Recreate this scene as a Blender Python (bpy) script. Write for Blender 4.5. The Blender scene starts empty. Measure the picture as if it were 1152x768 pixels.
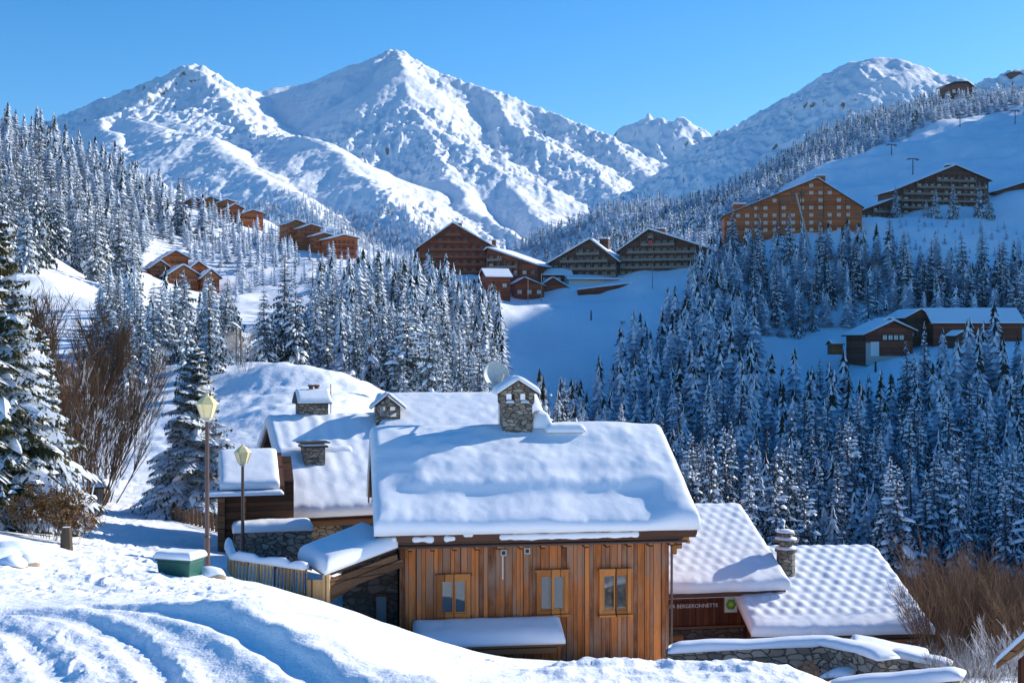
import bpy, math, random
import numpy as np
from mathutils import Matrix, Vector, Euler

# ------------------------------------------------------------------ core
SC = bpy.context.scene
COL = SC.collection
F = 1400.0
CX, CY = 576.0, 384.0

def at(px, py, d):
    """the point at distance d (metres along the view axis) seen at this place of the photograph"""
    return Vector(((px - CX) / F * d, d, -(py - CY) / F * d))

def _hash(ix, iy, seed):
    h = (ix.astype(np.int64) * 374761393 + iy.astype(np.int64) * 668265263 + seed * 1442695041) & 0x7fffffff
    h = ((h ^ (h >> 13)) * 1274126177) & 0x7fffffff
    h = h ^ (h >> 16)
    return (h & 0xffff) / 65535.0

def vnoise(x, y, seed=0):
    ix = np.floor(x); iy = np.floor(y)
    fx = x - ix; fy = y - iy
    fx = fx * fx * fx * (fx * (fx * 6 - 15) + 10); fy = fy * fy * fy * (fy * (fy * 6 - 15) + 10)
    a = _hash(ix, iy, seed); b = _hash(ix + 1, iy, seed)
    c = _hash(ix, iy + 1, seed); d = _hash(ix + 1, iy + 1, seed)
    return (a + (b - a) * fx) * (1 - fy) + (c + (d - c) * fx) * fy - 0.5

def fbm(x, y, seed=0, octs=4, gain=0.5):
    s = 0; a = 1.0; f = 1.0
    for k in range(octs):
        s = s + a * vnoise(x * f + 17.3 * k, y * f - 9.1 * k, seed + k)
        a *= gain; f *= 2.03
    return s

def ridged(x, y, seed=0, octs=4, gain=0.5):
    s = 0; a = 1.0; f = 1.0
    for k in range(octs):
        s = s + a * (1 - np.abs(4 * vnoise(x * f + 31.7 * k, y * f + 5.3 * k, seed + k)))
        a *= gain; f *= 2.03
    return s

def sstep(a, b, x):
    t = np.clip((x - a) / (b - a), 0, 1)
    return t * t * (3 - 2 * t)

def np_mesh(name, verts, quads, mats, smooth=True, mi=None):
    me = bpy.data.meshes.new(name)
    verts = np.asarray(verts, dtype=np.float32); quads = np.asarray(quads, dtype=np.int32)
    n = quads.shape[1]
    me.vertices.add(len(verts)); me.vertices.foreach_set('co', verts.ravel())
    me.loops.add(quads.size); me.loops.foreach_set('vertex_index', quads.ravel())
    me.polygons.add(len(quads))
    me.polygons.foreach_set('loop_start', np.arange(0, quads.size, n, dtype=np.int32))
    me.polygons.foreach_set('loop_total', np.full(len(quads), n, dtype=np.int32))
    me.polygons.foreach_set('use_smooth', np.full(len(quads), smooth, dtype=bool))
    if mi is not None:
        me.polygons.foreach_set('material_index', np.asarray(mi, dtype=np.int32))
    for m in mats: me.materials.append(m)
    me.update(calc_edges=True)
    return me

def grid_faces(nr, nc):
    i = np.arange(nr - 1)[:, None] * nc + np.arange(nc - 1)[None, :]
    return np.stack([i, i + 1, i + nc + 1, i + nc], -1).reshape(-1, 4)

class MB:
    """collects faces of one part, then links them as ONE mesh object"""
    def __init__(s): s.v = []; s.f = []; s.m = []
    def add(s, vs, fs, mat=0, M=None):
        b = len(s.v)
        for p in vs:
            p = Vector(p)
            if M is not None: p = M @ p
            s.v.append((p.x, p.y, p.z))
        for f in fs:
            s.f.append([b + i for i in f]); s.m.append(mat)
    def box(s, x0, x1, y0, y1, z0, z1, mat=0, M=None):
        s.add([(x0,y0,z0),(x1,y0,z0),(x1,y1,z0),(x0,y1,z0),(x0,y0,z1),(x1,y0,z1),(x1,y1,z1),(x0,y1,z1)],
              [(3,2,1,0),(4,5,6,7),(0,1,5,4),(1,2,6,5),(2,3,7,6),(3,0,4,7)], mat, M)
    def prism(s, pts, axis, a, b, mat=0, M=None):
        """pts: outline in the plane across `axis` ('x': (y,z), 'y': (x,z), 'z': (x,y))"""
        def P(u, v, w):
            return {'x': (w, u, v), 'y': (u, w, v), 'z': (u, v, w)}[axis]
        n = len(pts)
        vs = [P(u, v, a) for u, v in pts] + [P(u, v, b) for u, v in pts]
        fs = [tuple(range(n))[::-1], tuple(range(n, 2 * n))] + [(i, (i + 1) % n, (i + 1) % n + n, i + n) for i in range(n)]
        s.add(vs, fs, mat, M)
    def tube(s, p0, p1, r0, r1=None, n=8, mat=0, M=None, caps=True):
        r1 = r0 if r1 is None else r1
        p0 = Vector(p0); p1 = Vector(p1); d = (p1 - p0)
        if d.length < 1e-6: return
        d.normalize(); u = d.orthogonal().normalized(); w = d.cross(u)
        vs = []
        for p, r in ((p0, r0), (p1, r1)):
            for k in range(n):
                a = 2 * math.pi * k / n
                vs.append(p + (u * math.cos(a) + w * math.sin(a)) * r)
        fs = [(k, (k + 1) % n, (k + 1) % n + n, k + n) for k in range(n)]
        if caps: fs += [tuple(range(n))[::-1], tuple(range(n, 2 * n))]
        s.add(vs, fs, mat, M)
    def lathe(s, prof, n=16, mat=0, M=None):
        vs = []; fs = []
        for r, z in prof:
            for k in range(n):
                a = 2 * math.pi * k / n
                vs.append((r * math.cos(a), r * math.sin(a), z))
        for j in range(len(prof) - 1):
            for k in range(n):
                fs.append((j*n+k, j*n+(k+1)%n, (j+1)*n+(k+1)%n, (j+1)*n+k))
        fs.append(tuple(range(n))[::-1]); fs.append(tuple(range((len(prof)-1)*n, len(prof)*n)))
        s.add(vs, fs, mat, M)
    def beam(s, p0, p1, w, h, mat=0, up=(0,0,1), M=None):
        p0 = Vector(p0); p1 = Vector(p1); d = (p1 - p0); L = d.length; d.normalize()
        side = d.cross(Vector(up)).normalized(); u = side.cross(d).normalized()
        vs = []
        for p in (p0, p1):
            for a, b in ((-1,-1),(1,-1),(1,1),(-1,1)):
                vs.append(p + side * (a * w / 2) + u * (b * h / 2))
        s.add(vs, [(3,2,1,0),(4,5,6,7),(0,1,5,4),(1,2,6,5),(2,3,7,6),(3,0,4,7)], mat, M)
    def build(s, name, mats, parent=None, smooth=False, loc=None, bevel=0):
        me = bpy.data.meshes.new(name)
        me.from_pydata(s.v, [], s.f)
        if not isinstance(mats, (list, tuple)): mats = [mats]
        for m in mats: me.materials.append(m)
        me.polygons.foreach_set('material_index', s.m)
        if smooth: me.polygons.foreach_set('use_smooth', [True] * len(s.f))
        me.update()
        return link(name, me, parent, loc, bevel)

def link(name, me, parent=None, loc=None, bevel=0):
    o = bpy.data.objects.new(name, me); COL.objects.link(o)
    if parent is not None: o.parent = parent
    if loc is not None: o.location = loc
    if bevel:
        b = o.modifiers.new('bev', 'BEVEL'); b.width = bevel; b.segments = 2; b.limit_method = 'ANGLE'
    return o

def tag(o, label=None, cat=None, group=None, kind=None):
    if label: o['label'] = label
    if cat: o['category'] = cat
    if group: o['group'] = group
    if kind: o['kind'] = kind
    elif cat: o['kind'] = 'thing'
    return o

def thing(name, label, cat, loc=(0,0,0), rz=0.0, group=None):
    o = bpy.data.objects.new(name, None); COL.objects.link(o)
    o.empty_display_size = 0.3
    o.location = loc; o.rotation_euler = (0, 0, rz)
    return tag(o, label, cat, group)

def copy_tree(o, loc=None, rz=None, sc=None, parent=None):
    c = o.copy(); COL.objects.link(c)
    if parent is not None: c.parent = parent
    for ch in KIDS.get(o.name, []): copy_tree(ch, parent=c)
    if loc is not None: c.location = loc
    if rz is not None: c.rotation_euler = (0, 0, rz)
    if sc is not None: c.scale = sc
    return c
KIDS = {}

# ------------------------------------------------------------------ materials
class NT:
    def __init__(s, name):
        s.m = bpy.data.materials.new(name); s.m.use_nodes = True
        s.t = s.m.node_tree; s.n = s.t.nodes; s.l = s.t.links
        s.b = s.n['Principled BSDF']
    def node(s, ty, ins=None, **kw):
        n = s.n.new(ty)
        for k, v in kw.items(): setattr(n, k, v)
        for k, v in (ins or {}).items():
            if hasattr(v, 'is_output') or isinstance(v, bpy.types.NodeSocket): s.l.new(v, n.inputs[k])
            else: n.inputs[k].default_value = v
        return n
    def coords(s, kind='Object', scale=(1,1,1), rot=(0,0,0)):
        if kind == 'World': c = s.node('ShaderNodeNewGeometry').outputs['Position']
        else: c = s.node('ShaderNodeTexCoord').outputs[kind]
        return s.node('ShaderNodeMapping', {'Vector': c, 'Scale': scale, 'Rotation': rot}).outputs[0]
    def noise(s, vec, scale, detail=4, rough=.55, out='Fac'):
        return s.node('ShaderNodeTexNoise', {'Vector': vec, 'Scale': scale, 'Detail': detail, 'Roughness': rough}).outputs[out]
    def ramp(s, fac, stops, interp='LINEAR'):
        n = s.node('ShaderNodeValToRGB', {'Fac': fac}); r = n.color_ramp; r.interpolation = interp
        while len(r.elements) < len(stops): r.elements.new(0.5)
        for e, (p, c) in zip(r.elements, stops):
            e.position = p; e.color = (*c, 1) if len(c) == 3 else c
        return n.outputs[0]
    def mix(s, fac, a, b, mode='MIX'):
        n = s.node('ShaderNodeMix', data_type='RGBA', blend_type=mode)
        for i, v in ((0, fac), (6, a), (7, b)):
            if isinstance(v, bpy.types.NodeSocket): s.l.new(v, n.inputs[i])
            else: n.inputs[i].default_value = v if not isinstance(v, tuple) or len(v) == 4 else (*v, 1)
        return n.outputs[2]
    def math(s, op, a, b=0.0):
        n = s.node('ShaderNodeMath', operation=op)
        for i, v in ((0, a), (1, b)):
            if isinstance(v, bpy.types.NodeSocket): s.l.new(v, n.inputs[i])
            else: n.inputs[i].default_value = v
        return n.outputs[0]
    def col(s, c):
        if isinstance(c, bpy.types.NodeSocket): s.l.new(c, s.b.inputs['Base Color'])
        else: s.b.inputs['Base Color'].default_value = (*c, 1)
    def bump(s, h, strength=.3, dist=.05, prev=None):
        n = s.node('ShaderNodeBump', {'Height': h, 'Strength': strength, 'Distance': dist})
        if prev is not None: s.l.new(prev, n.inputs['Normal'])
        return n.outputs[0]
    def nrm(s, n): s.l.new(n, s.b.inputs['Normal'])
    def set(s, **kw):
        for k, v in kw.items(): s.b.inputs[k.replace('_', ' ')].default_value = v
        return s.m

SNOWC = (.80, .87, .96)
def m_snow(name, fine=40, fs=.35, fd=.01, big=3, bs=.3, bd=.05):
    t = NT(name); v = t.coords('World')
    c = t.mix(t.noise(v, .8, 3), (.83, .87, .94), (.87, .90, .945))
    t.col(c)
    b1 = t.bump(t.noise(v, big, 3), bs, bd)
    t.nrm(t.bump(t.noise(v, fine, 2), fs, fd, b1))
    t.set(Roughness=.65, Specular_IOR_Level=.25)
    return t.m

def m_plain(name, c, rough=.6, metal=0, var=.25, scale=8):
    t = NT(name); v = t.coords('Object')
    t.col(t.mix(t.noise(v, scale, 4), tuple(x * (1 - var) for x in c), tuple(min(1, x * (1 + var)) for x in c)))
    t.set(Roughness=rough, Metallic=metal)
    return t.m

def m_wood(name, dark, lite, plank=.16, axis='x', grain='z', rough=.65, weather=None):
    """boards side by side along `axis`, grain running along `grain`"""
    t = NT(name)
    ob = t.node('ShaderNodeTexCoord').outputs['Object']
    sep = t.node('ShaderNodeSeparateXYZ', {'Vector': ob})
    u = sep.outputs['xyz'.index(axis)]
    q = t.math('DIVIDE', u, plank)
    # uneven board widths
    q = t.math('ADD', q, t.math('MULTIPLY', t.math('SINE', t.math('MULTIPLY', q, 2.3)), .22))
    idn = t.math('FLOOR', q)
    wn = t.node('ShaderNodeTexWhiteNoise', {'W': idn}, noise_dimensions='1D').outputs['Value']
    sc = [9, 9, 9]; sc['xyz'.index(grain)] = .7
    offs = t.node('ShaderNodeCombineXYZ', {'X': t.math('MULTIPLY', wn, 37.0), 'Y': t.math('MULTIPLY', wn, 11.0), 'Z': t.math('MULTIPLY', wn, 23.0)}).outputs[0]
    vec = t.node('ShaderNodeVectorMath', {0: ob, 1: offs}, operation='ADD').outputs[0]
    g = t.noise(t.node('ShaderNodeMapping', {'Vector': vec, 'Scale': tuple(sc)}).outputs[0], 2.2, 6, .65)
    g2 = t.noise(vec, .55, 3)
    fac = t.math('ADD', t.math('MULTIPLY', wn, .55), t.math('MULTIPLY', g, .75))
    fac = t.math('ADD', fac, t.math('MULTIPLY', t.math('SUBTRACT', g2, .5), .9))
    c = t.ramp(t.math('SUBTRACT', fac, .12), [(0.15, dark), (.5, tuple((a + b) / 2 for a, b in zip(dark, lite))), (.85, lite)])
    if weather:
        msk = t.ramp(t.noise(t.node('ShaderNodeMapping', {'Vector': vec, 'Scale': (1.2, 1.2, .5)}).outputs[0], 1.1, 4), [(.45, (0,0,0)), (.62, (1,1,1))])
        c = t.mix(t.math('MULTIPLY', msk, .7), c, weather)
    fr = t.math('FRACT', q)
    edge = t.math('LESS_THAN', t.math('MINIMUM', fr, t.math('SUBTRACT', 1.0, fr)), .045)
    c = t.mix(edge, c, tuple(x * .25 for x in dark))
    t.col(c)
    hgt = t.math('SUBTRACT', t.math('MULTIPLY', g, .3), edge)
    t.nrm(t.bump(hgt, .5, .012))
    return t.set(Roughness=rough, Specular_IOR_Level=.3)

def m_stone(name, scale=3.2, cols=((.16,.13,.10), (.36,.30,.23), (.48,.42,.34))):
    t = NT(name); v = t.coords('Object', (1, 1, 1.9))
    w = t.node('ShaderNodeVectorMath', {0: v, 1: t.node('ShaderNodeVectorMath', {0: t.noise(v, 2.5, 3, out='Color'), 'Scale': .3}, operation='SCALE').outputs[0]}, operation='ADD').outputs[0]
    vo = t.node('ShaderNodeTexVoronoi', {'Vector': w, 'Scale': scale})
    ed = t.node('ShaderNodeTexVoronoi', {'Vector': w, 'Scale': scale}, feature='DISTANCE_TO_EDGE').outputs['Distance']
    r = t.node('ShaderNodeSeparateColor', {'Color': vo.outputs['Color']}).outputs[0]
    c = t.ramp(r, [(0, cols[0]), (.5, cols[1]), (1, cols[2])])
    c = t.mix(t.noise(v, 14, 4), t.mix(.5, c, (.05,.045,.04)), c)
    joint = t.ramp(ed, [(0.02, (0,0,0)), (.10, (1,1,1))])
    c = t.mix(joint, (.07,.06,.05), c)
    t.col(c)
    t.nrm(t.bump(joint, .8, .04, t.bump(t.noise(v, 20, 4), .5, .02)))
    return t.set(Roughness=.85)

def m_frost(name, base, base2, frost, lo, hi, nscale=1.0, ndet=4):
    """vegetation with rime and snow lying on what faces up; patches follow a noise fixed to the plant"""
    t = NT(name)
    g = t.node('ShaderNodeNewGeometry')
    nz = t.node('ShaderNodeSeparateXYZ', {'Vector': g.outputs['True Normal']}).outputs[2]
    nz = t.math('ABSOLUTE', nz)
    v = t.coords('Object')
    n = t.noise(v, nscale, ndet, .6)
    n2 = t.noise(v, nscale * .23, 2)
    rnd = t.node('ShaderNodeObjectInfo').outputs['Random']
    f = t.math('ADD', t.math('MULTIPLY', nz, .45), t.math('ADD', t.math('MULTIPLY', n, .8), t.math('MULTIPLY', n2, .5)))
    f = t.math('ADD', f, t.math('MULTIPLY', rnd, .12))
    msk = t.ramp(f, [(lo, (0,0,0)), (hi, (1,1,1))])
    c = t.mix(n2, base, base2)
    t.col(t.mix(msk, c, frost))
    return t.set(Roughness=.8, Specular_IOR_Level=.15)

M = {}
M['snow_roof'] = m_snow('snow_roof', 55, .4, .008, 5, .25, .03)
M['snow_near'] = m_snow('snow_near', 30, .5, .015, 4, .4, .05)
M['snow_blob'] = m_snow('snow_blob', 20, .4, .02, 3, .3, .05)
M['needle'] = m_frost('needle', (.022,.036,.022), (.050,.055,.026), (.62,.70,.80), .90, 1.12, 2.2)
M['needle_hero'] = m_frost('needle_hero', (.030,.040,.018), (.085,.075,.028), (.66,.72,.80), .98, 1.12, 1.6)
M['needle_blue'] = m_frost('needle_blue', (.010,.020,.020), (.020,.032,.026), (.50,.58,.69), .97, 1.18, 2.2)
M['bark'] = m_frost('bark', (.07,.05,.035), (.12,.09,.065), (.75,.8,.88), .95, 1.1, 3)
M['twig'] = m_frost('twig', (.13,.075,.045), (.23,.14,.085), (.72,.76,.82), 1.02, 1.2, 3)
M['twig_dark'] = m_frost('twig_dark', (.06,.04,.03), (.12,.08,.055), (.72,.76,.82), .95, 1.1, 3)
M['twig_frost'] = m_frost('twig_frost', (.16,.12,.09), (.25,.2,.16), (.72,.76,.82), .70, 1.0, 1.2)
M['leaf_orange'] = m_plain('leaf_orange', (.24,.12,.035), .7)
M['wood_front'] = m_wood('wood_front', (.11,.030,.009), (.74,.235,.055), .17, weather=(.34,.23,.16))
M['wood_red'] = m_wood('wood_red', (.07,.018,.006), (.22,.06,.018), .15)
M['wood_dark'] = m_wood('wood_dark', (.035,.014,.007), (.12,.05,.022), .2, 'z', 'x')
M['wood_beam'] = m_wood('wood_beam', (.10,.045,.02), (.26,.13,.06), .3, 'z', 'x')
M['wood_frame'] = m_wood('wood_frame', (.34,.11,.025), (.64,.24,.06), .4)
M['wood_fence'] = m_wood('wood_fence', (.34,.19,.08), (.68,.44,.20), .5)
M['wood_fascia'] = m_wood('wood_fascia', (.05,.022,.015), (.13,.06,.035), .5, 'z', 'x')
M['wood_orange'] = m_wood('wood_orange', (.22,.08,.02), (.50,.22,.06), .25, 'z', 'x')
M['stone'] = m_stone('stone')
M['stone_dark'] = m_stone('stone_dark', 2.6, ((.07,.055,.045), (.16,.12,.09), (.24,.19,.15)))
M['stone_chimney'] = m_stone('stone_chimney', 4.5)
M['metal'] = m_plain('metal', (.10,.07,.06), .5, .4)
M['copper'] = m_plain('copper', (.14,.06,.04), .5, .5)
M['pole_paint'] = m_plain('pole_paint', (.10,.055,.045), .45)
M['dish'] = m_plain('dish', (.50,.55,.55), .4)
M['green'] = m_plain('green', (.012,.095,.07), .45)
M['white'] = m_plain('white', (.75,.75,.72), .6)
M['vent'] = m_plain('vent', (.5,.48,.45), .6)
M['dark'] = m_plain('dark', (.03,.025,.022), .6)
M['rubber'] = m_plain('rubber', (.025,.025,.025), .7)
t = NT('glass'); t.col((.13,.17,.19)); M['glass'] = t.set(Roughness=.08, Specular_IOR_Level=.8)
t = NT('curtain'); t.col((.60,.62,.62)); M['curtain'] = t.set(Roughness=.8)
t = NT('lamp_glass'); v = t.coords('Object')
t.col(t.mix(t.noise(v, 6, 2), (.82,.63,.27), (.92,.80,.46))); M['lamp_glass'] = t.set(Roughness=.25, Subsurface_Weight=.0)
# ------------------------------------------------------------------ terrain
# heights written as: seen from the viewpoint in this direction (px), the ground at distance d
# appears at this height (py).  A thin plate through them in log-polar coordinates.
CTRL = {
 -500: [(5,1392),(9,944),(14,730),(20,650),(32,600),(60,540),(100,460),(200,340),(350,240),(500,190),(700,130),(900,120),(1300,170),(1700,300)],
 -200: [(5,1392),(9,944),(13,785),(17,678),(22,640),(32,600),(50,565),(80,520),(130,440),(200,370),(300,300),(450,230),(700,150),(900,150),(1300,210),(1700,310)],
 0:   [(5,1392),(9,944),(13,777),(17,684),(21,655),(26,628),(33,602),(45,588),(60,568),(80,528),(110,480),(150,425),(200,375),(300,310),(400,258),(500,228),(600,195),(720,158),(800,165),(1000,200),(1300,230),(1700,320)],
 70:  [(13,777),(17,684),(21,664),(26,640),(34,615),(45,595),(60,572),(80,532),(100,495),(150,425),(200,378),(300,316),(360,292),(450,256),(600,215),(720,185),(800,190),(1000,215),(1300,240),(1700,320)],
 150: [(5,1392),(9,944),(13,777),(17,686),(20,664),(25,650),(32,632),(40,612),(50,592),(62,574),(75,545),(90,510),(120,450),(150,412),(200,385),(300,362),(360,340),(420,322),(500,305),(560,280),(620,248),(700,222),(900,228),(1300,245),(1700,320)],
 240: [(13,780),(17,690),(20,670),(25,657),(31.5,643),(40,630),(50,612),(62,588),(80,535),(100,480),(120,445),(150,405),(180,388),(250,365),(350,352),(450,342),(510,330),(560,302),(620,280),(700,247),(900,235),(1300,240),(1700,320)],
 320: [(5,1392),(9,944),(13,782),(17,695),(22,672),(28,668),(33,664),(40,650),(50,640),(60,600),(80,520),(100,455),(125,410),(150,412),(170,410),(250,395),(400,350),(500,318),(600,290),(650,284),(900,265),(1300,262),(1700,330)],
 400: [(13,790),(17,700),(25,700),(33,690),(45,650),(60,610),(80,530),(100,465),(120,428),(150,436),(200,440),(250,418),(350,372),(500,322),(620,296),(660,292),(900,285),(1300,285),(1700,335)],
 500: [(5,1392),(9,944),(13,788),(17,762),(25,742),(34,728),(38,728),(50,705),(60,670),(80,590),(100,525),(120,490),(150,480),(200,458),(250,425),(300,392),(350,360),(430,332),(460,322),(478,312),(520,310),(700,325),(1000,320),(1300,310),(1700,340)],
 600: [(13,800),(17,772),(25,765),(35,742),(38,745),(50,735),(70,700),(100,640),(150,610),(200,580),(250,548),(300,490),(350,425),(400,384),(450,343),(466,334),(478,318),(520,312),(700,330),(1000,320),(1300,300),(1700,340)],
 700: [(5,1392),(9,944),(12,835),(17,785),(20,768),(28,770),(36,745),(45,745),(70,715),(100,690),(150,665),(200,625),(250,575),(300,520),(350,452),(400,380),(450,334),(468,322),(480,311),(520,302),(700,305),(900,275),(1150,240),(1300,245),(1700,330)],
 800: [(12,835),(17,785),(20,768),(28,770),(36,760),(45,745),(70,725),(100,715),(150,690),(200,630),(250,560),(300,490),(350,425),(400,372),(450,322),(500,288),(600,272),(900,245),(1100,232),(1200,234),(1300,250),(1700,320)],
 900: [(5,1392),(9,944),(13,860),(20,775),(28,778),(36,770),(45,748),(70,725),(100,715),(150,690),(200,635),(250,568),(300,508),(350,450),(400,392),(430,350),(460,302),(485,266),(600,250),(700,215),(900,198),(1100,184),(1250,176),(1400,215),(1700,320)],
 1000:[(13,900),(20,830),(28,785),(36,766),(45,738),(60,720),(100,715),(150,680),(200,615),(250,555),(300,488),(340,425),(360,402),(374,398),(388,394),(410,372),(440,330),(470,282),(500,250),(530,240),(600,226),(700,196),(900,164),(1100,142),(1250,140),(1400,190),(1700,300)],
 1152:[(5,1392),(9,950),(14,880),(20,840),(30,790),(45,750),(70,738),(100,722),(150,690),(200,635),(250,565),(300,480),(350,402),(375,382),(395,378),(430,335),(470,285),(500,255),(540,218),(600,190),(750,152),(900,134),(1100,120),(1250,121),(1400,170),(1700,280)],
 1300:[(20,840),(45,750),(100,720),(200,640),(300,480),(375,370),(470,275),(540,205),(600,180),(750,140),(900,122),(1100,112),(1250,112),(1400,150),(1700,260)],
 1600:[(5,1392),(9,950),(20,840),(45,750),(100,700),(200,600),(300,460),(400,350),(500,240),(700,140),(900,100),(1200,90),(1700,200)],
}
_P = []
for px, L in CTRL.items():
    for d, py in L: _P.append(((px - CX) / F * 1.0, math.log(d), (py - CY) / F))
_P = np.array(_P)
def _phi(r2):
    return np.where(r2 > 1e-12, r2 * np.log(np.maximum(r2, 1e-12)), 0.0)
_n = len(_P)
_A = np.zeros((_n + 3, _n + 3))
_dx = _P[:, 0][:, None] - _P[:, 0][None]; _dy = _P[:, 1][:, None] - _P[:, 1][None]
_A[:_n, :_n] = _phi(_dx ** 2 + _dy ** 2) + np.eye(_n) * 2e-4
_A[:_n, _n] = 1; _A[:_n, _n + 1] = _P[:, 0]; _A[:_n, _n + 2] = _P[:, 1]
_A[_n:, :_n] = _A[:_n, _n:].T
_W = np.linalg.solve(_A, np.concatenate([_P[:, 2], [0, 0, 0]]))

def base_v(u, ld):
    out = np.empty(u.shape); uf = u.ravel(); lf = ld.ravel(); of = out.reshape(-1)
    for i in range(0, len(uf), 20000):
        a = uf[i:i+20000]; b = lf[i:i+20000]
        r2 = (a[:, None] - _P[:, 0][None]) ** 2 + (b[:, None] - _P[:, 1][None]) ** 2
        of[i:i+20000] = _phi(r2) @ _W[:_n] + _W[_n] + _W[_n+1] * a + _W[_n+2] * b
    return out

def gp(px, py, z):
    d = -z / ((py - CY) / F)
    return ((px - CX) / F * d, d)

def dist_poly(x, y, pts):
    """distance to a polyline, and signed side"""
    best = np.full(x.shape, 1e9); side = np.zeros(x.shape); tt = np.zeros(x.shape)
    for i in range(len(pts) - 1):
        ax, ay = pts[i]; bx, by = pts[i+1]
        vx, vy = bx - ax, by - ay; L2 = vx*vx + vy*vy
        t = np.clip(((x-ax)*vx + (y-ay)*vy) / L2, 0, 1)
        dx = x - ax - t*vx; dy = y - ay - t*vy
        d = np.sqrt(dx*dx + dy*dy); m = d < best
        best = np.where(m, d, best); side = np.where(m, np.sign(vx*dy - vy*dx), side); tt = np.where(m, i + t, tt)
    return best, side, tt

def smooth_line(pts, n=6):
    out = []
    P = [pts[0]] + list(pts) + [pts[-1]]
    for i in range(1, len(P) - 2):
        for k in range(n):
            t = k / n
            out.append(tuple(0.5 * ((2*P[i][j]) + (-P[i-1][j]+P[i+1][j])*t + (2*P[i-1][j]-5*P[i][j]+4*P[i+1][j]-P[i+2][j])*t*t + (-P[i-1][j]+3*P[i][j]-3*P[i+1][j]+P[i+2][j])*t**3) for j in range(2)))
    out.append(pts[-1]); return out

BERM = smooth_line([gp(110,672,-3.50), gp(180,668,-3.45), gp(250,672,-3.40), gp(310,683,-3.32), gp(370,700,-3.25), gp(430,722,-3.2), gp(490,745,-3.2), gp(560,775,-3.2), gp(640,810,-3.2)])
MOUND = smooth_line([gp(610,752,-5.2), gp(660,742,-5.0), gp(740,733,-4.95), gp(840,736,-4.95), gp(900,760,-5.2)])
RUT1 = smooth_line([gp(-60,688,-3.6), gp(40,688,-3.6), gp(105,700,-3.6), gp(150,722,-3.6), gp(180,748,-3.6), gp(200,785,-3.6), gp(215,830,-3.6)])
RUT2 = smooth_line([gp(100,676,-3.6), gp(160,684,-3.6), gp(225,700,-3.6), gp(290,728,-3.6), gp(350,760,-3.6), gp(420,810,-3.6)])
RUT3 = smooth_line([gp(-60,700,-3.6), gp(10,706,-3.6), gp(50,735,-3.6), gp(75,775,-3.6), gp(90,830,-3.6)])
PATH = smooth_line([gp(120,668,-3.8), gp(150,650,-4.75), gp(165,625,-6.0), gp(150,600,-7.0), gp(120,582,-7.6), (-24.0,75.0), (-27,90)])

def detail(x, y, z):
    d = y
    near = d < 80
    dz = np.zeros(x.shape)
    X = x[near]; Y = y[near]; o = np.zeros(X.shape)
    # ploughed bank beside the road
    b, s, tt = dist_poly(X, Y, BERM)
    lump = 1 + .35 * fbm(X * 1.1, Y * 1.1, 5, 3)
    front = np.where(s < 0, .70, .70)
    ends = sstep(0, 16, tt)
    o += .30 * ends * np.exp(-(b / front) ** 2) * lump
    # road: the cleared side lies a little lower
    road = (s < 0) & (Y < 19)
    rm = sstep(.9, 1.5, b) * (s < 0) * sstep(20, 16.5, Y)
    lumps = .5 * (.065 * (fbm(X * 2.4, Y * 2.4, 11, 4, .6)) + .09 * np.maximum(0, ridged(X * 3.1, Y * 3.1, 17, 3) - .9))
    o += rm * (lumps - .05)
    for R, w, dep in ((RUT1, .17, .055), (RUT2, .16, .055), (RUT3, .14, .035)):
        r, s2, _ = dist_poly(X + .05 * vnoise(X * 2, Y * 2, 3), Y + .05 * vnoise(X * 2, Y * 2, 4), R)
        o += -dep * np.exp(-(r / w) ** 4) + .032 * np.exp(-((r - .32) / .13) ** 2) * (1 + fbm(X * 4, Y * 4, 9, 2))
    # mound of cleared snow before the chalet
    m, s3, _ = dist_poly(X, Y, MOUND)
    mt = sstep(0, 7, _)
    o += mt * .34 * np.exp(-(m / 1.25) ** 2) * (1 + .22 * fbm(X * 1.3, Y * 1.3, 25, 3)) + .05 * np.exp(-(m / 1.9) ** 2) * ridged(X * 1.8, Y * 3.0, 29, 3)
    # trodden path
    p, _, _ = dist_poly(X, Y, PATH)
    pm = np.exp(-(p / 2.4) ** 4) * sstep(17, 21, Y)
    o += pm * (.10 * fbm(X * 1.7, Y * 1.7, 41, 4, .6) + .09 * np.maximum(0, ridged(X * 2.2, Y * 1.6, 47, 3) - .8)) - .08 * pm
    # soft drifts
    o += .10 * fbm(X * .45, Y * .45, 51, 3) * sstep(13, 22, Y)
    dz[near] = o
    far = sstep(35, 140, d)
    dz += far * (0.011 * np.minimum(d, 500)) * fbm(x / 18.0, y / 18.0, 61, 3) * .55
    dz += sstep(50, 120, d) * .26 * fbm(x / 4.0, y / 4.0, 71, 3) * sstep(800, 200, d)
    dz += sstep(60, 90, d) * .28 * fbm(x / 1.3, y / 1.3, 75, 2) * sstep(200, 130, d)
    dz += sstep(500, 900, d) * 10 * fbm(x / 70.0, y / 70.0, 81, 4)
    return dz

def ground_z(x, y):
    x = np.atleast_1d(np.asarray(x, float)); y = np.atleast_1d(np.asarray(y, float))
    z = -base_v(x / y, np.log(y)) * y
    return z + detail(x, y, z)

def gpt(px, d):
    x = (px - CX) / F * d
    return Vector((x, d, float(ground_z(x, d)[0])))

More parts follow.
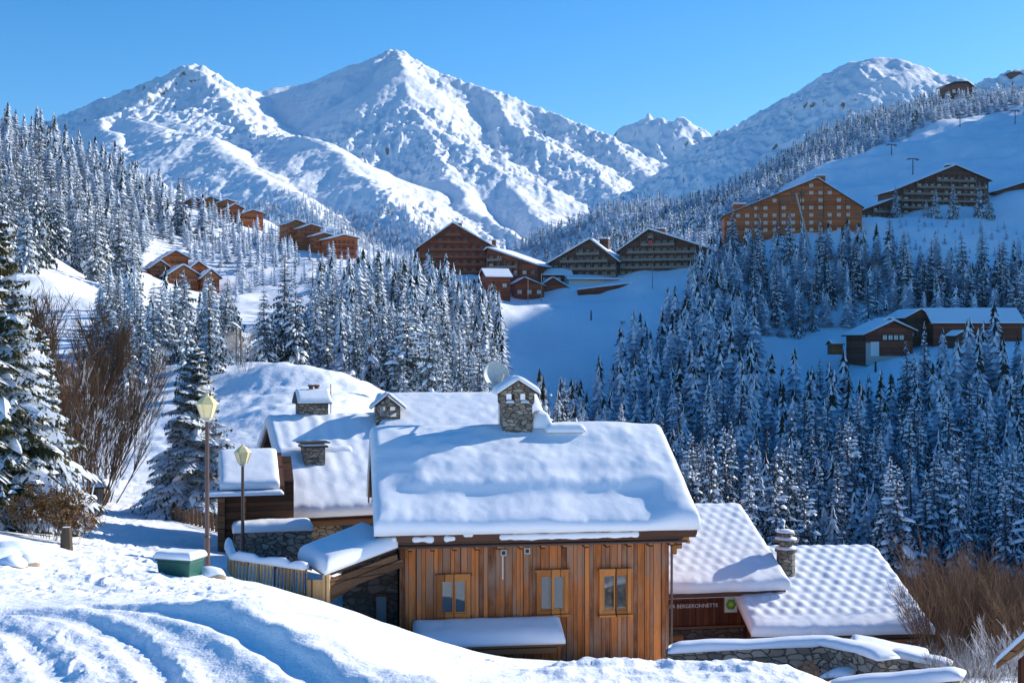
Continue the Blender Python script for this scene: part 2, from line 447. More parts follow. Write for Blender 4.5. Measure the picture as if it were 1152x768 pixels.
m = NT('snow_ground'); v = m.coords('World')
g = m.node('ShaderNodeNewGeometry'); nz = m.node('ShaderNodeSeparateXYZ', {'Vector': g.outputs['Normal']}).outputs[2]
m.col(m.mix(m.noise(v, .5, 4), (.83, .87, .94), (.87, .90, .945)))
b1 = m.bump(m.noise(v, .35, 4), .45, .5)
b2 = m.bump(m.noise(v, 2.2, 4, .65), .6, .10, b1)
m.nrm(m.bump(m.noise(v, 22, 3, .6), .6, .015, b2)); m.set(Roughness=.7, Specular_IOR_Level=.2)
M['snow_ground'] = m.m

def build_ground():
    # finely spaced near the viewpoint, coarser with distance
    ld = np.concatenate([np.linspace(math.log(5), math.log(11), 30, endpoint=False), np.linspace(math.log(11), math.log(70), 430, endpoint=False), np.linspace(math.log(70), math.log(1800), 330)])
    u = np.concatenate([np.linspace(-.85, -.47, 60, endpoint=False), np.linspace(-.47, .47, 640, endpoint=False), np.linspace(.47, .75, 60)])
    U, L = np.meshgrid(u, ld); D = np.exp(L); X = U * D
    Z = -base_v(U, L) * D
    Z = Z + detail(X, D, Z)
    me = np_mesh('snow_ground', np.stack([X, D, Z], -1).reshape(-1, 3), grid_faces(len(ld), len(u)), [M['snow_ground']])
    tag(link('snow_ground', me), 'snow-covered valley ground with a rutted road and hillside slopes', None, None, 'structure')
build_ground()

# ------------------------------------------------------------------ mountains
RIDGES = [
 # (points (px, py, d), fall per metre)
 ([(-250,190,3300),(-80,180,3300),(20,168,3300),(62,150,3300),(111,131,3250),(140,129,3300),(175,99,3500),(205,80,3600),(219,71,3620),(236,86,3600),(265,97,3700),(300,103,3850),(330,97,3900),(350,91,3900),(375,80,3900),(400,71,3900),(425,66,3900),(444,53,3900),(462,66,3880),(500,83,3800),(540,97,3700),(560,102,3650),(600,118,3600),(640,133,3500),(680,149,3400),(740,177,3300),(795,203,3200),(845,240,3100),(900,280,3000)], .62),
 ([(114,131,3250),(128,148,2950),(143,172,2650),(160,200,2300),(190,222,1950),(240,245,1600)], .55),
 ([(219,71,3620),(243,100,3420),(268,125,3200),(290,150,2950),(330,152,2750),(362,158,2620),(390,176,2450),(410,200,2250),(445,230,2000),(490,262,1760),(540,290,1560)], .50),
 ([(140,129,3300),(180,142,2980),(225,150,2700),(280,185,2350),(330,220,2000),(380,250,1700)], .45),
 ([(444,53,3900),(452,80,3600),(462,105,3400),(474,135,3180),(490,165,2950),(500,195,2700),(530,230,2450),(580,262,2200)], .60),
 ([(474,135,3180),(520,160,3000),(560,190,2800),(590,225,2550),(640,262,2250)], .5),
 ([(545,97,3690),(575,130,3400),(620,160,3150),(670,195,2900),(700,225,2700),(720,250,2500)], .55),
 ([(680,149,3400),(715,185,3150),(750,210,2950),(790,240,2800)], .55),
 # right hand massif: it falls away from the sun
 ([(1500,30,1800),(1300,50,1850),(1200,62,1850),(1150,72,1850),(1120,79,1850),(1100,90,1880),(1083,98,1900),(1062,80,1950),(1030,69,1980),(1008,64,2000),(985,62,2020),(960,69,2050),(940,80,2080),(920,91,2130),(900,108,2180),(885,121,2220),(865,135,2280),(850,150,2320),(825,170,2380),(800,188,2440),(770,206,2500),(740,222,2560),(700,243,2650),(665,262,2720),(630,288,2800),(590,320,2850)], .60),
 ([(885,121,2220),(880,150,2000),(870,185,1800),(850,215,1600)], .62),
 ([(800,188,2440),(790,215,2150),(760,250,1850)], .6),
]
FAR = [([(560,205,5700),(640,168,5500),(692,151,5300),(712,138,5250),(730,128,5200),(745,131,5150),(762,127,5100),(775,130,5060),(800,140,5000),(830,134,4920),(858,128,4850),(900,122,4750),(1000,112,4500)], .62)]

def ridge_field(X, Y, ridges, seed, amp):
    wx = X + 26 * fbm(X / 200, Y / 200, seed, 4); wy = Y + 40 * fbm(X / 260, Y / 260, seed + 7, 3)
    Z = np.full(X.shape, -2000.0); DM = np.full(X.shape, 1e9)
    for pts, k in ridges:
        P = [at(*p) for p in pts]
        for a, b in zip(P[:-1], P[1:]):
            vx, vy = b.x - a.x, b.y - a.y; L2 = vx*vx + vy*vy
            t = np.clip(((wx - a.x)*vx + (wy - a.y)*vy) / L2, 0, 1)
            dd = np.sqrt((wx - a.x - t*vx)**2 + (wy - a.y - t*vy)**2)
            h = a.z + (b.z - a.z) * t - k * (np.sqrt(dd*dd + 12**2) - 12) * (1 - .00012 * np.minimum(dd, 1500))
            Z = np.maximum(Z, h); DM = np.minimum(DM, dd)
    n = fbm(X / 420, Y / 560, seed + 20, 3, .5)
    n1 = ridged(X / 210, Y / 420, seed + 24, 4, .45) - 1.0
    n2 = ridged(X / 60, Y / 75, seed + 30, 4, .55) - 1.0
    msk = sstep(-.25, .3, fbm(X / 500, Y / 500, seed + 50, 2))
    n3 = ridged(X / 24, Y / 30, seed + 60, 3, .6) - 1.0
    c = 1 - np.exp(-DM / 110.0)
    return Z + amp * (1.25 * n * c + .15 * n1 * (.25 + .75 * c) + (.045 + .11 * msk) * n2 * (.5 + .5 * c) + (.03 + .10 * msk) * n3)

def m_mountain():
    t = NT('mountain_snow'); v = t.coords('World', (1, 1, 1))
    g = t.node('ShaderNodeNewGeometry'); nz = t.node('ShaderNodeSeparateXYZ', {'Vector': g.outputs['Normal']}).outputs[2]
    n = t.noise(v, .018, 8, .68); n2 = t.noise(v, .10, 6, .7)
    f = t.math('ADD', t.math('MULTIPLY', nz, 1.0), t.math('ADD', t.math('MULTIPLY', n, .26), t.math('MULTIPLY', n2, .55)))
    rock = t.ramp(f, [(.93, (1,1,1)), (.965, (0,0,0))])
    snow = t.mix(n2, (.82,.87,.93), (.86,.89,.93))
    t.col(t.mix(rock, snow, t.mix(n, (.10,.09,.085), (.26,.22,.19))))
    t.nrm(t.bump(n2, .4, 6.0, t.bump(n, .5, 14.0)))
    return t.set(Roughness=.8, Specular_IOR_Level=.1)
M['mountain'] = m_mountain()

def build_mountains():
    ld = np.linspace(math.log(1350), math.log(4700), 520)
    u = np.linspace(-.56, .56, 900)
    U, L = np.meshgrid(u, ld); D = np.exp(L); X = U * D
    Z = ridge_field(X, D, RIDGES, 100, 44)
    Z = np.maximum(Z, 90 - 60 * np.abs(U))
    me = np_mesh('mountains', np.stack([X, D, Z], -1).reshape(-1, 3), grid_faces(len(ld), len(u)), [M['mountain']])
    tag(link('mountains', me), 'snow-covered twin peaks and shaded rocky shoulder above the valley', None, None, 'structure')
    ld = np.linspace(math.log(4300), math.log(6200), 160)
    u = np.linspace(-.1, .42, 420)
    U, L = np.meshgrid(u, ld); D = np.exp(L); X = U * D
    Z = ridge_field(X, D, FAR, 300, 34) + 26 * ridged(X / 130, D / 260, 331, 4, .55) - 30
    me = np_mesh('mountains', np.stack([X, D, Z], -1).reshape(-1, 3), grid_faces(len(ld), len(u)), [M['mountain']])
    tag(link('mountains', me), 'distant jagged snowy crest in the gap between the nearer mountains', None, None, 'structure')
build_mountains()

# the valley's steep sunward side, outside the picture: it keeps the low winter sun off the forest
SUN_EL = math.radians(24.0)
SD = Vector((.875, .484)).normalized()
def build_side_mountain():
    s = np.linspace(-10, 720, 180); r = np.linspace(-210, 600, 100)
    S, R = np.meshgrid(s, r)
    # how high the shadow's upper edge should run at these places
    T = [(16,48,-60),(24,62,-36),(30,80,-26),(42,112,-12),(75,200,-9),(80,250,-3),(0,350,8),(112,370,50),(90,400,50),(40,400,28),(30,430,24),(8,440,9.0),(30,475,17),(60,480,26),(108,500,46),(180,560,84),(240,800,150),(337,900,185)]
    tp = sorted((-SD.y * x + SD.x * y, z + math.tan(SUN_EL) * (850 - (SD.x * x + SD.y * y))) for x, y, z in T)
    print('side', [(round(a), round(b)) for a, b in tp])
    ts = [a for a, b in tp]; th = [b for a, b in tp]
    prof = np.interp(s, [ts[0] - 25] + ts + [ts[-1] + 40, ts[-1] + 90], [60] + th + [th[-1] - 30, 90])
    prof = prof[None, :] + 4 * fbm(S / 25, S * 0 + 3, 5, 4)
    Z = prof - 1.25 * np.abs(R) * (R < 0) - .35 * R * (R > 0) + 10 * fbm(S / 60, R / 60, 8, 4) * (np.abs(R) > 15)
    Z = np.maximum(Z, -60)
    c = 850 + R
    X = -SD.y * S + SD.x * c; Y = SD.x * S + SD.y * c
    me = np_mesh('hills', np.stack([X, Y, Z], -1).reshape(-1, 3), grid_faces(len(r), len(s))[:, ::-1], [M['mountain']])
    tag(link('hills', me), 'steep snowy valley side beyond the edge of the view', None, None, 'structure')
build_side_mountain()

# ------------------------------------------------------------------ camera, sky, sun
cam = bpy.data.cameras.new('camera'); co = bpy.data.objects.new('camera', cam); COL.objects.link(co)
cam.sensor_width = 36; cam.lens = F * 36 / 1152; cam.clip_end = 20000; cam.clip_start = .5
co.location = (0, 0, 0); co.rotation_euler = (math.radians(90), 0, 0)
SC.camera = co
w = bpy.data.worlds.new('World'); SC.world = w; w.use_nodes = True
bg = w.node_tree.nodes['Background']
sky = w.node_tree.nodes.new('ShaderNodeTexSky'); sky.sky_type = 'NISHITA'; sky.sun_disc = False
sky.sun_elevation = SUN_EL; sky.sun_rotation = math.atan2(SD.x, SD.y)
sky.altitude = 1800; sky.air_density = 1.0; sky.dust_density = .9; sky.ozone_density = 3.0
hs = w.node_tree.nodes.new('ShaderNodeHueSaturation'); hs.inputs['Saturation'].default_value = 1.36
w.node_tree.links.new(sky.outputs[0], hs.inputs['Color']); w.node_tree.links.new(hs.outputs[0], bg.inputs[0]); bg.inputs[1].default_value = .135
sl = bpy.data.lights.new('sun', 'SUN'); sl.energy = 4.9; sl.angle = math.radians(.5); sl.color = (1, .93, .82)
so = bpy.data.objects.new('sun', sl); COL.objects.link(so)
sd3 = Vector((SD.x * math.cos(SUN_EL), SD.y * math.cos(SUN_EL), math.sin(SUN_EL)))
so.rotation_euler = sd3.to_track_quat('Z', 'Y').to_euler(); so.location = sd3 * 200
SC.view_settings.view_transform = 'Standard'; SC.view_settings.look = 'None'
SC.view_settings.gamma = 1.0; SC.view_settings.exposure = 0.52
try: SC.view_settings.use_curve_mapping = False
except Exception: pass
SC.cycles.use_denoising = True
SC.cycles.max_bounces = 5; SC.cycles.diffuse_bounces = 3; SC.cycles.glossy_bounces = 2
# ------------------------------------------------------------------ conifers
def spruce_mesh(seed, H, R, whorls, per, hero=False, snowy=.75, start=.06, droop=1.0):
    """crown (needles 0, snow 1) and trunk of one spruce"""
    rg = random.Random(seed)
    V = []; Fq = []; MI = []
    def quad(a, b, c, d, m):
        n = len(V); V.extend([tuple(a), tuple(b), tuple(c), tuple(d)]); Fq.append((n, n+1, n+2, n+3)); MI.append(m)
    lop = [1 + .22 * rg.uniform(-1, 1) for _ in range(6)]
    for w_ in range(whorls):
        t = (w_ + rg.uniform(-.3, .3)) / whorls
        t = max(0, min(.985, t))
        h = H * (start + (1 - start) * t)
        env = (1 - t) ** .82 * (1 if t > .08 else .72 + 3.5 * t)
        rad0 = R * env
        n = max(4, int(per * (1 - .45 * t)))
        ph = rg.uniform(0, 6.28)
        for k in range(n):
            a = ph + 6.283 * k / n + rg.uniform(-.22, .22)
            tk = max(0, min(.99, t + rg.uniform(-.55, .55) / whorls)); h = H * (start + (1 - start) * tk); rad0 = R * (1 - tk) ** .82 * (1 if tk > .08 else .72 + 3.5 * tk)
            L = rad0 * rg.uniform(.68, 1.14) * (1 + .16 * math.sin(a * 2 + lop[0] * 9 + t * 5)) * lop[int(a / 6.2832 * 6) % 6] + .05 * H / 18
            ca, sa = math.cos(a), math.sin(a); px, py = -sa, ca
            up = rg.uniform(.0, .25) + .5 * t; dr = (rg.uniform(.45, .8) * (1 - .4 * t)) * droop
            W = L * rg.uniform(.26, .38) * (1.1 if t < .6 else .9) + .03
            segs = 6 if hero else 4
            def P(s, off=0, dz=0):
                r = L * s; z = h + up * L * s - dr * L * s * s * 1.25 - abs(off) * .55 + dz
                return Vector((ca * r + px * off, sa * r + py * off, z))
            def wid(s): return W * (math.sin(math.pi * min(1, .12 + s * .9)) ** .8)
            if hero:
                # side twigs, each a short drooping spray, with needles in short crossed strips
                for i in range(1, segs * 3 + 1):
                    s = i / (segs * 3)
                    for sg in (-1, 1):
                        ww = wid(s) * rg.uniform(.6, 1.25) + .04
                        p0 = P(s); p1 = P(min(1.08, s + .10), sg * ww) + Vector((0, 0, -rg.uniform(.05, .3) * ww - rg.uniform(0, .06)))
                        d = p1 - p0; nrm = Vector((0, 0, 1)); sd = d.cross(nrm)
                        if sd.length < 1e-5: continue
                        sd = sd.normalized() * (.05 + .02 * rg.random()) * (1 + L * .22)
                        mid = p0.lerp(p1, .55)
                        quad(p0, mid - sd, p1, mid + sd, 0)
                        dn = Vector((0, 0, -(.07 + .08 * rg.random()) * (1 + L * .2)))
                        quad(p0, mid + dn * .6, p1 + dn * .9, mid, 0)
                        if rg.random() < .6:
                            q = mid + Vector((rg.uniform(-.1, .1), rg.uniform(-.1, .1), 0))
                            quad(q + dn * 1.7, q + sd * .7, q - dn * .2, q - sd * .7, 0)
                quad(P(0, -.05), P(.5, -.06), P(1.0), P(.5, .06), 0)
            else:
                for sg in (-1, 1):
                    prev = P(0)
                    for i in range(segs):
                        s0 = i / segs; s1 = (i + 1) / segs; sm = (s0 + s1) / 2 + .06
                        w1 = wid(sm) * rg.uniform(.75, 1.25)
                        tip = P(min(1.05, sm + .12), sg * w1) + Vector((0, 0, -rg.uniform(.05, .35) * w1))
                        quad(P(s0), tip if sg > 0 else P(s1), P(s1) if sg > 0 else tip, (P(s0) + P(s1)) / 2 + Vector((0, 0, -.12 * W)), 0)
                        if rg.random() < .8:   # hanging twig below
                            q = P(sm, sg * w1 * .5); dn = Vector((0, 0, -W * rg.uniform(.35, .8)))
                            e = Vector((ca, sa, 0)) * W * .22
                            quad(q - e, q + dn, q + e, q + Vector((0, 0, .02)), 0)
            # snow lying on the branch
            if rg.random() < snowy:
                i0 = rg.uniform(.12, .35); i1 = rg.uniform(.72, 1.0)
                ns = 5 if hero else 3
                rows = []
                th = (.05 + .07 * rg.random()) * (1.0 + .18 * L) * (1.3 if hero else 1.5)
                for i in range(ns + 1):
                    s = i0 + (i1 - i0) * i / ns
                    e = math.sin(math.pi * (i + .25) / (ns + .5)) ** .6
                    ww = wid(s) * (.42 if hero else .52) * e * rg.uniform(.7, 1.2)
                    rows.append((P(s, -ww, -.0), P(s, -ww * .55, th * e), P(s, ww * .1, th * e * 1.25), P(s, ww * .6, th * e), P(s, ww, -.0)))
                for i in range(ns):
                    if hero and rg.random() < .12: continue
                    for j in range(4):
                        quad(rows[i][j], rows[i+1][j], rows[i+1][j+1], rows[i][j+1], 1)
                if hero and rg.random() < .5:      # a few clots on the side sprays
                    for _ in range(3):
                        s = rg.uniform(.3, .95); of = rg.choice((-1, 1)) * wid(s) * rg.uniform(.5, .95)
                        c = P(s, of); q = rg.uniform(.05, .12) * (1 + .2 * L)
                        e = Vector((ca, sa, 0)) * q * 1.4; f = Vector((px, py, 0)) * q; u = Vector((0, 0, q * .6)); z0 = Vector((0,0,-.02))
                        quad(c - e - f + z0, c + e - f + z0, c + e * .5 - f * .4 + u, c - e * .5 - f * .4 + u, 1)
                        quad(c + e - f + z0, c + e + f + z0, c + e * .5 + f * .4 + u, c + e * .5 - f * .4 + u, 1)
                        quad(c + e + f + z0, c - e + f + z0, c - e * .5 + f * .4 + u, c + e * .5 + f * .4 + u, 1)
                        quad(c - e + f + z0, c - e - f + z0, c - e * .5 - f * .4 + u, c - e * .5 + f * .4 + u, 1)
                        quad(c - e * .5 - f * .4 + u, c + e * .5 - f * .4 + u, c + e * .5 + f * .4 + u, c - e * .5 + f * .4 + u, 1)
    return np.array(V), np.array(Fq), np.array(MI)

def trunk_mesh(H, r, lean=0, seed=0):
    mb = MB(); rg = random.Random(seed)
    pts = []
    for i in range(7):
        t = i / 6
        pts.append((Vector((rg.uniform(-1, 1) * .03 * r * 4 * t, rg.uniform(-1, 1) * .03 * r * 4 * t, H * t - .4 * (i == 0))), r * (1.25 if i == 0 else 1) * (1 - t) ** .9 + .012))
    for (p, a), (q, b) in zip(pts[:-1], pts[1:]): mb.tube(p, q, a, b, 7, 0, None, False)
    me = bpy.data.meshes.new('trunk'); me.from_pydata(mb.v, [], mb.f); me.materials.append(M['bark']); me.update()
    return me

class TreeKind:
    def __init__(s, seed, H, R, whorls, per, needle='needle', **kw):
        v, f, mi = spruce_mesh(seed, H, R, whorls, per, **kw)
        s.v, s.f, s.mi = v, f, mi
        s.H = H
        s.crown = np_mesh('crown', v, f, [M[needle], M['snow_blob']], smooth=False, mi=mi)
        s.trunk = trunk_mesh(H * .97, H * .011 + .03, seed=seed)
    def place(s, name, label, group, p, h, rz, wide=1.0, parts=True, cat='tree'):
        k = h / s.H
        o = thing(name, label, cat, p, rz, group)
        o.scale = (k * wide, k * wide, k); o.rotation_euler = (RG.gauss(0, .022), RG.gauss(0, .022), rz)
        link('crown', s.crown, o); link('trunk', s.trunk, o)
        return o

RG = random.Random(7)
MID = [TreeKind(100 + i, 18, 3.0 + .35 * (i % 3), 24, 10, snowy=.42 + .1 * (i % 3), droop=1.0 + .1 * (i % 2)) for i in range(5)]
BLUE = [TreeKind(200 + i, 18, 2.9 + .3 * (i % 3), 25, 10, needle='needle_blue', snowy=.42 + .12 * (i % 2), droop=1.15) for i in range(5)]
MID += [TreeKind(120, 18, 2.2, 22, 8, snowy=.35), TreeKind(121, 18, 4.3, 26, 11, snowy=.55, droop=.8), TreeKind(122, 18, 3.0, 15, 7, snowy=.3, droop=1.3)]
BLUE += [TreeKind(220, 18, 2.1, 22, 8, needle='needle_blue', snowy=.3, droop=1.3), TreeKind(221, 18, 4.2, 25, 11, needle='needle_blue', snowy=.5, droop=.9), TreeKind(222, 18, 2.9, 15, 7, needle='needle_blue', snowy=.25)]
HERO = [TreeKind(300 + i, 12, 2.5, 30, 12, needle='needle_hero', hero=True, snowy=.55, droop=.8) for i in range(3)]

def in_poly(x, y, poly):
    c = False; j = len(poly) - 1
    for i in range(len(poly)):
        xi, yi = poly[i]; xj, yj = poly[j]
        if (yi > y) != (yj > y) and x < (xj - xi) * (y - yi) / (yj - yi) + xi: c = not c
        j = i
    return c

def scatter(poly, spacing, seed, keep=1.0, tries=30000, maxn=2000):
    """places (px, d) inside a polygon, apart from each other by `spacing` metres on the ground"""
    rg = random.Random(seed); cell = {}; out = []
    xs = [p[0] for p in poly]; ls = [math.log(p[1]) for p in poly]
    # sample evenly per ground area
    dmax = max(p[1] for p in poly)
    for _ in range(tries):
        px = rg.uniform(min(xs), max(xs)); d = math.exp(rg.uniform(min(ls), max(ls)))
        if rg.random() > (d / dmax) ** 2: continue
        if not in_poly(px, d, poly): continue
        x = (px - CX) / F * d; s = spacing * rg.uniform(.8, 1.25)
        k = (int(x // spacing), int(d // spacing)); bad = False
        for i in (-1, 0, 1):
            for j in (-1, 0, 1):
                for q in cell.get((k[0]+i, k[1]+j), ()):
                    if (q[0]-x)**2 + (q[1]-d)**2 < s*s: bad = True
        if bad: continue
        cell.setdefault(k, []).append((x, d)); out.append((x, d, px))
        if len(out) >= maxn: break
    return out

# stands: polygon (px, d), spacing, height range, kinds, label, group, how many as individuals, clearings
STANDS = [
 dict(poly=[(592,225),(606,290),(640,312),(690,345),(735,380),(765,400),(790,430),(850,395),(850,335),(905,318),(945,312),(1000,305),(1060,318),(1120,330),(1190,335),(1190,165),(1000,165),(700,165),(640,190)],
      sp=4.8, h=(14,22), kinds=BLUE, seed=1, ind=150, name='snowy_spruce',
      label='snow-laden spruce in the shaded forest that fills the valley below the wooden barns', group='spruces of the shaded valley forest'),
 dict(poly=[(765,392),(800,470),(822,482),(880,462),(960,470),(1010,455),(1060,448),(1100,450),(1190,452),(1190,408),(1075,402),(1010,412),(960,415),(900,405),(850,405)],
      sp=6.0, h=(13,20), kinds=BLUE, seed=2, ind=62, name='snowy_spruce',
      label='snowy spruce in the shaded belt between the barns and the tall brown apartment blocks', group='spruces of the belt above the barns'),
 dict(poly=[(352,235),(350,330),(395,402),(440,425),(520,425),(556,400),(566,330),(572,250),(568,200),(556,165),(500,150),(460,150),(450,185),(400,200)],
      sp=5.6, h=(13,19), kinds=MID + BLUE[:2], seed=3, ind=62, name='snowy_spruce',
      label='snow-dusted spruce in the dense stand below the large red gabled block', group='spruces below the red gabled block'),
 dict(poly=[(-60,300),(-60,760),(60,760),(130,740),(165,700),(200,660),(230,640),(160,560),(150,430),(140,385),(60,355),(40,310)],
      sp=9.5, h=(15,27), kinds=MID + BLUE[:3] + BLUE[5:], seed=4, ind=70, name='frosted_spruce',
      label='frosted spruce on the steep wooded slope beside the pale mountain flank', group='frosted spruces on the steep wooded slope'),
 dict(poly=[(112,140),(112,200),(150,250),(230,240),(262,200),(255,150),(235,118),(180,108),(140,112)],
      sp=6.8, h=(9,13), kinds=MID, seed=5, ind=26, name='frosted_spruce',
      label='frosted spruce in the grove between the bare saplings and the snowy knoll', group='frosted spruces of the knoll grove'),
]
FILL = [[], []]          # (x, y, z, h) of the trees past the individual ones, per level of detail
N_IND = 0
for S in STANDS:
    pts = scatter(S['poly'], S['sp'], S['seed'])
    z = ground_z([p[0] for p in pts], [p[1] for p in pts])
    rg = random.Random(S['seed'] + 50)
    rows = []
    for (x, y, px), zz in zip(pts, z):
        h = rg.uniform(*S['h']) * (1 if rg.random() > .28 else rg.uniform(.5, .85))
        if not -25 < px < 1177: continue
        rows.append((h / y, x, y, zz - .3, h))
    # the individuals: those that show largest; keep a share from everywhere in the stand's outer edge
    rows.sort(reverse=True)
    n = 0
    for i, (s, x, y, zz, h) in enumerate(rows):
        if n < S['ind']:
            K = rg.choice(S['kinds']); n += 1; N_IND += 1
            K.place(S['name'], S['label'], S['group'], (x, y, zz), h, rg.uniform(0, 6.28), rg.uniform(.8, 1.35))
        else: FILL[0].append((x, y, zz, h))
    print('stand', S['seed'], len(rows), 'placed', n)

def lone(px, d, h, kind, name, label, wide=1.0, group=None, dz=-.2, rz=None):
    p = gpt(px, d); p.z += dz
    return kind.place(name, label, group, p, h, RG.uniform(0, 6.28) if rz is None else rz, wide)

# single trees that stand out
lone(222, 62, 9.0, HERO[0], 'snowy_spruce', 'broad dark-green spruce with heavy snow pads beside the picket fence', 1.6)
lone(-4, 40, 10.6, HERO[1], 'snowy_spruce', 'tall greenish spruce loaded with snow clumps at the edge above the stone bank', 1.25, rz=1.0)
lone(-40, 44, 13, HERO[2], 'snowy_spruce', 'spruce half cut off by the picture edge with grey-brown snowy boughs', 1.0)
lone(50, 49, 7.6, HERO[0], 'snowy_spruce', 'small bushy spruce with grey snow-flecked twigs behind the orange bush', 1.1, rz=4.0)
lone(-5, 70, 15, HERO[1], 'snowy_spruce', 'tall pale spruce rising behind the snow-clumped one at the edge', .9)
lone(42, 330, 27, MID[1], 'frosted_spruce', 'towering frosted spruce standing alone on the snowfield below the wooded slope', .95)
lone(107, 345, 22, MID[3], 'frosted_spruce', 'stout spruce with a large snow dome at its foot on the snowfield', 1.15)
lone(8, 250, 22, MID[0], 'frosted_spruce', 'frosted spruce cut by the picture edge above the bare larches', 1.0)
lone(150, 340, 19, MID[2], 'frosted_spruce', 'dark frosted spruce beside the cluster of red chalets', 1.0)
for (px, d, h, lb) in ((297, 158, 10.5, 'rounder dark spruce of the three on the knoll, nearest the wooden poles'), (318, 166, 16.5, 'tallest of the three dark spruces on the snowy knoll'), (333, 160, 12.5, 'slimmer dark spruce of the three on the knoll, facing the gully')):
    lone(px, d, h, BLUE[px % 5], 'dark_spruce', lb, 1.15)
for (px, d, h, lb) in ((528, 112, 8.5, 'golden-brown snow-clotted spruce just behind the ridge and the satellite dish'), (500, 120, 9.5, 'grey frosted spruce behind the snowy ridge beside the golden-brown one'), (553, 125, 6.0, 'low snow-clotted spruce between satellite dish and ridge chimney'), (455, 118, 5.0, 'small snow-covered spruce on the bank behind the gabled chimney')):
    lone(px, d, h, MID[px % 5] if px != 528 else HERO[2], 'snowy_spruce', lb, 1.2)
for (px, d, h, lb) in ((1040, 305, 25, 'tall spruce standing directly in front of the two barns'), (1020, 300, 19, 'narrow spruce beside the tall one in front of the barns'), (1068, 262, 17, 'leaning spruce top below the long barn'),
                       (626, 225, 15, 'first dark spruce by the gap above the gabled chimney'), (606, 215, 12.5, 'short dark spruce at the edge of the blue meadow'), (650, 232, 18, 'taller slim spruce by the meadow gap'),
                       (868, 330, 13, 'lone small spruce on the shaded clearing below the belt'), (893, 310, 16, 'dark spruce at the upper edge of the clearing'), (922, 322, 17, 'spruce beside the open slope near the smaller barn'), (842, 392, 13, 'bushy spruce on the clearing edge under the belt')):
    lone(px, d, h, BLUE[px % 5], 'snowy_spruce', lb)
for (px, d, h, lb) in ((1008, 518, 14, 'frosted spruce at the lower corner of the dark brown block'), (1052, 515, 13, 'first narrow spruce against the dark brown gabled block'), (1072, 514, 15, 'broad frosted spruce at the middle of the dark brown gabled block'), (1101, 514, 15, 'tall frosted spruce before the dark brown block near its eave'), (1113, 512, 13, 'spruce at the end of the dark brown block beside its neighbour'), (1042, 516, 8, 'short frosted spruce against the dark brown block')):
    lone(px, d, h, MID[px % 5], 'frosted_spruce', lb, 1.05)

# the rest of the woods as one object: far-off slopes and the depths of the stands
def layered(seed, n_l, n_s):
    """a light spruce: jagged drooping skirts"""
    rg = random.Random(seed); V = []; Fq = []; MI = []
    for l in range(n_l):
        t = l / n_l; z0 = .05 + .95 * t; r = .19 * (1 - t) ** .85 + .012
        ph = rg.uniform(0, 6.28)
        for k in range(n_s):
            a = ph + 6.283 * k / n_s + rg.uniform(-.2, .2); w_ = 3.6 / n_s
            rr = r * rg.uniform(.65, 1.25)
            top = (0, 0, z0 + .085); zz = z0 - rg.uniform(.0, .03)
            m = len(V)
            V += [top, (rr * .8 * math.cos(a - w_), rr * .8 * math.sin(a - w_), zz + .012), (rr * math.cos(a), rr * math.sin(a), zz), (rr * .8 * math.cos(a + w_), rr * .8 * math.sin(a + w_), zz + .012)]
            Fq.append((m, m+1, m+2, m+3)); MI.append(1 if rg.random() < (.18 if t < .55 else .42) else 0)
    return np.array(V), np.array(Fq), np.array(MI)

def merged_forest(name, label, kinds, rows, mats, seed):
    rg = random.Random(seed); VV = []; FF = []; MM = []; n = 0
    for (x, y, z, h) in rows:
        v, f, mi = rg.choice(kinds); a = rg.uniform(0, 6.28); c, s = math.cos(a), math.sin(a); w_ = rg.uniform(.85, 1.25)
        q = np.stack([(v[:,0]*c - v[:,1]*s)*h*w_ + x, (v[:,0]*s + v[:,1]*c)*h*w_ + y, v[:,2]*h + z], -1)
        VV.append(q); FF.append(f + n); MM.append(mi); n += len(v)
    me = np_mesh(name, np.concatenate(VV), np.concatenate(FF), mats, smooth=False, mi=np.concatenate(MM))
    return tag(link(name, me), label, None, None, 'stuff')

KM = [layered(500 + i, 15, 9) for i in range(4)]
KF = [layered(600 + i, 9, 6) for i in range(4)]
M['needle_far'] = m_frost('needle_far', (.018,.034,.026), (.04,.05,.03), (.50,.58,.68), .84, 1.12, .25)
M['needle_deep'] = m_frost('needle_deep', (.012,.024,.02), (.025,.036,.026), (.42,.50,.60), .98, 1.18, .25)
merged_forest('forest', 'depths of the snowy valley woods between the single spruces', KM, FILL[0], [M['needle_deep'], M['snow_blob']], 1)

def far_rows(poly, sp, seed, h, maxn=3000, thin=None):
    pts = scatter(poly, sp, seed, tries=60000, maxn=maxn)
    z = ground_z([p[0] for p in pts], [p[1] for p in pts]); rg = random.Random(seed)
    out = []
    for (x, y, px), zz in zip(pts, z):
        if thin and vnoise(np.array([x / 40.0]), np.array([y / 40.0]), seed)[0] < thin: continue
        out.append((x, y, zz - .3, rg.uniform(*h)))
    return out
# wooded band under the shaded mountain shoulder
rows = far_rows([(560,1290),(640,1300),(700,1290),(800,1290),(900,1330),(1000,1330),(1080,1290),(1180,1290),(1180,1010),(1140,1040),(1060,985),(1000,960),(940,880),(880,830),(830,700),(800,640),(760,660),(700,760),(640,900),(600,1080)], 8.5, 11, (11, 19))
rows += far_rows([(630,620),(700,560),(800,520),(812,640),(760,760),(640,900)], 8, 13, (9, 15))
merged_forest('forest', 'far-off snowy wood under the shaded rocky shoulder', KF, rows, [M['needle_far'], M['snow_blob']], 2)
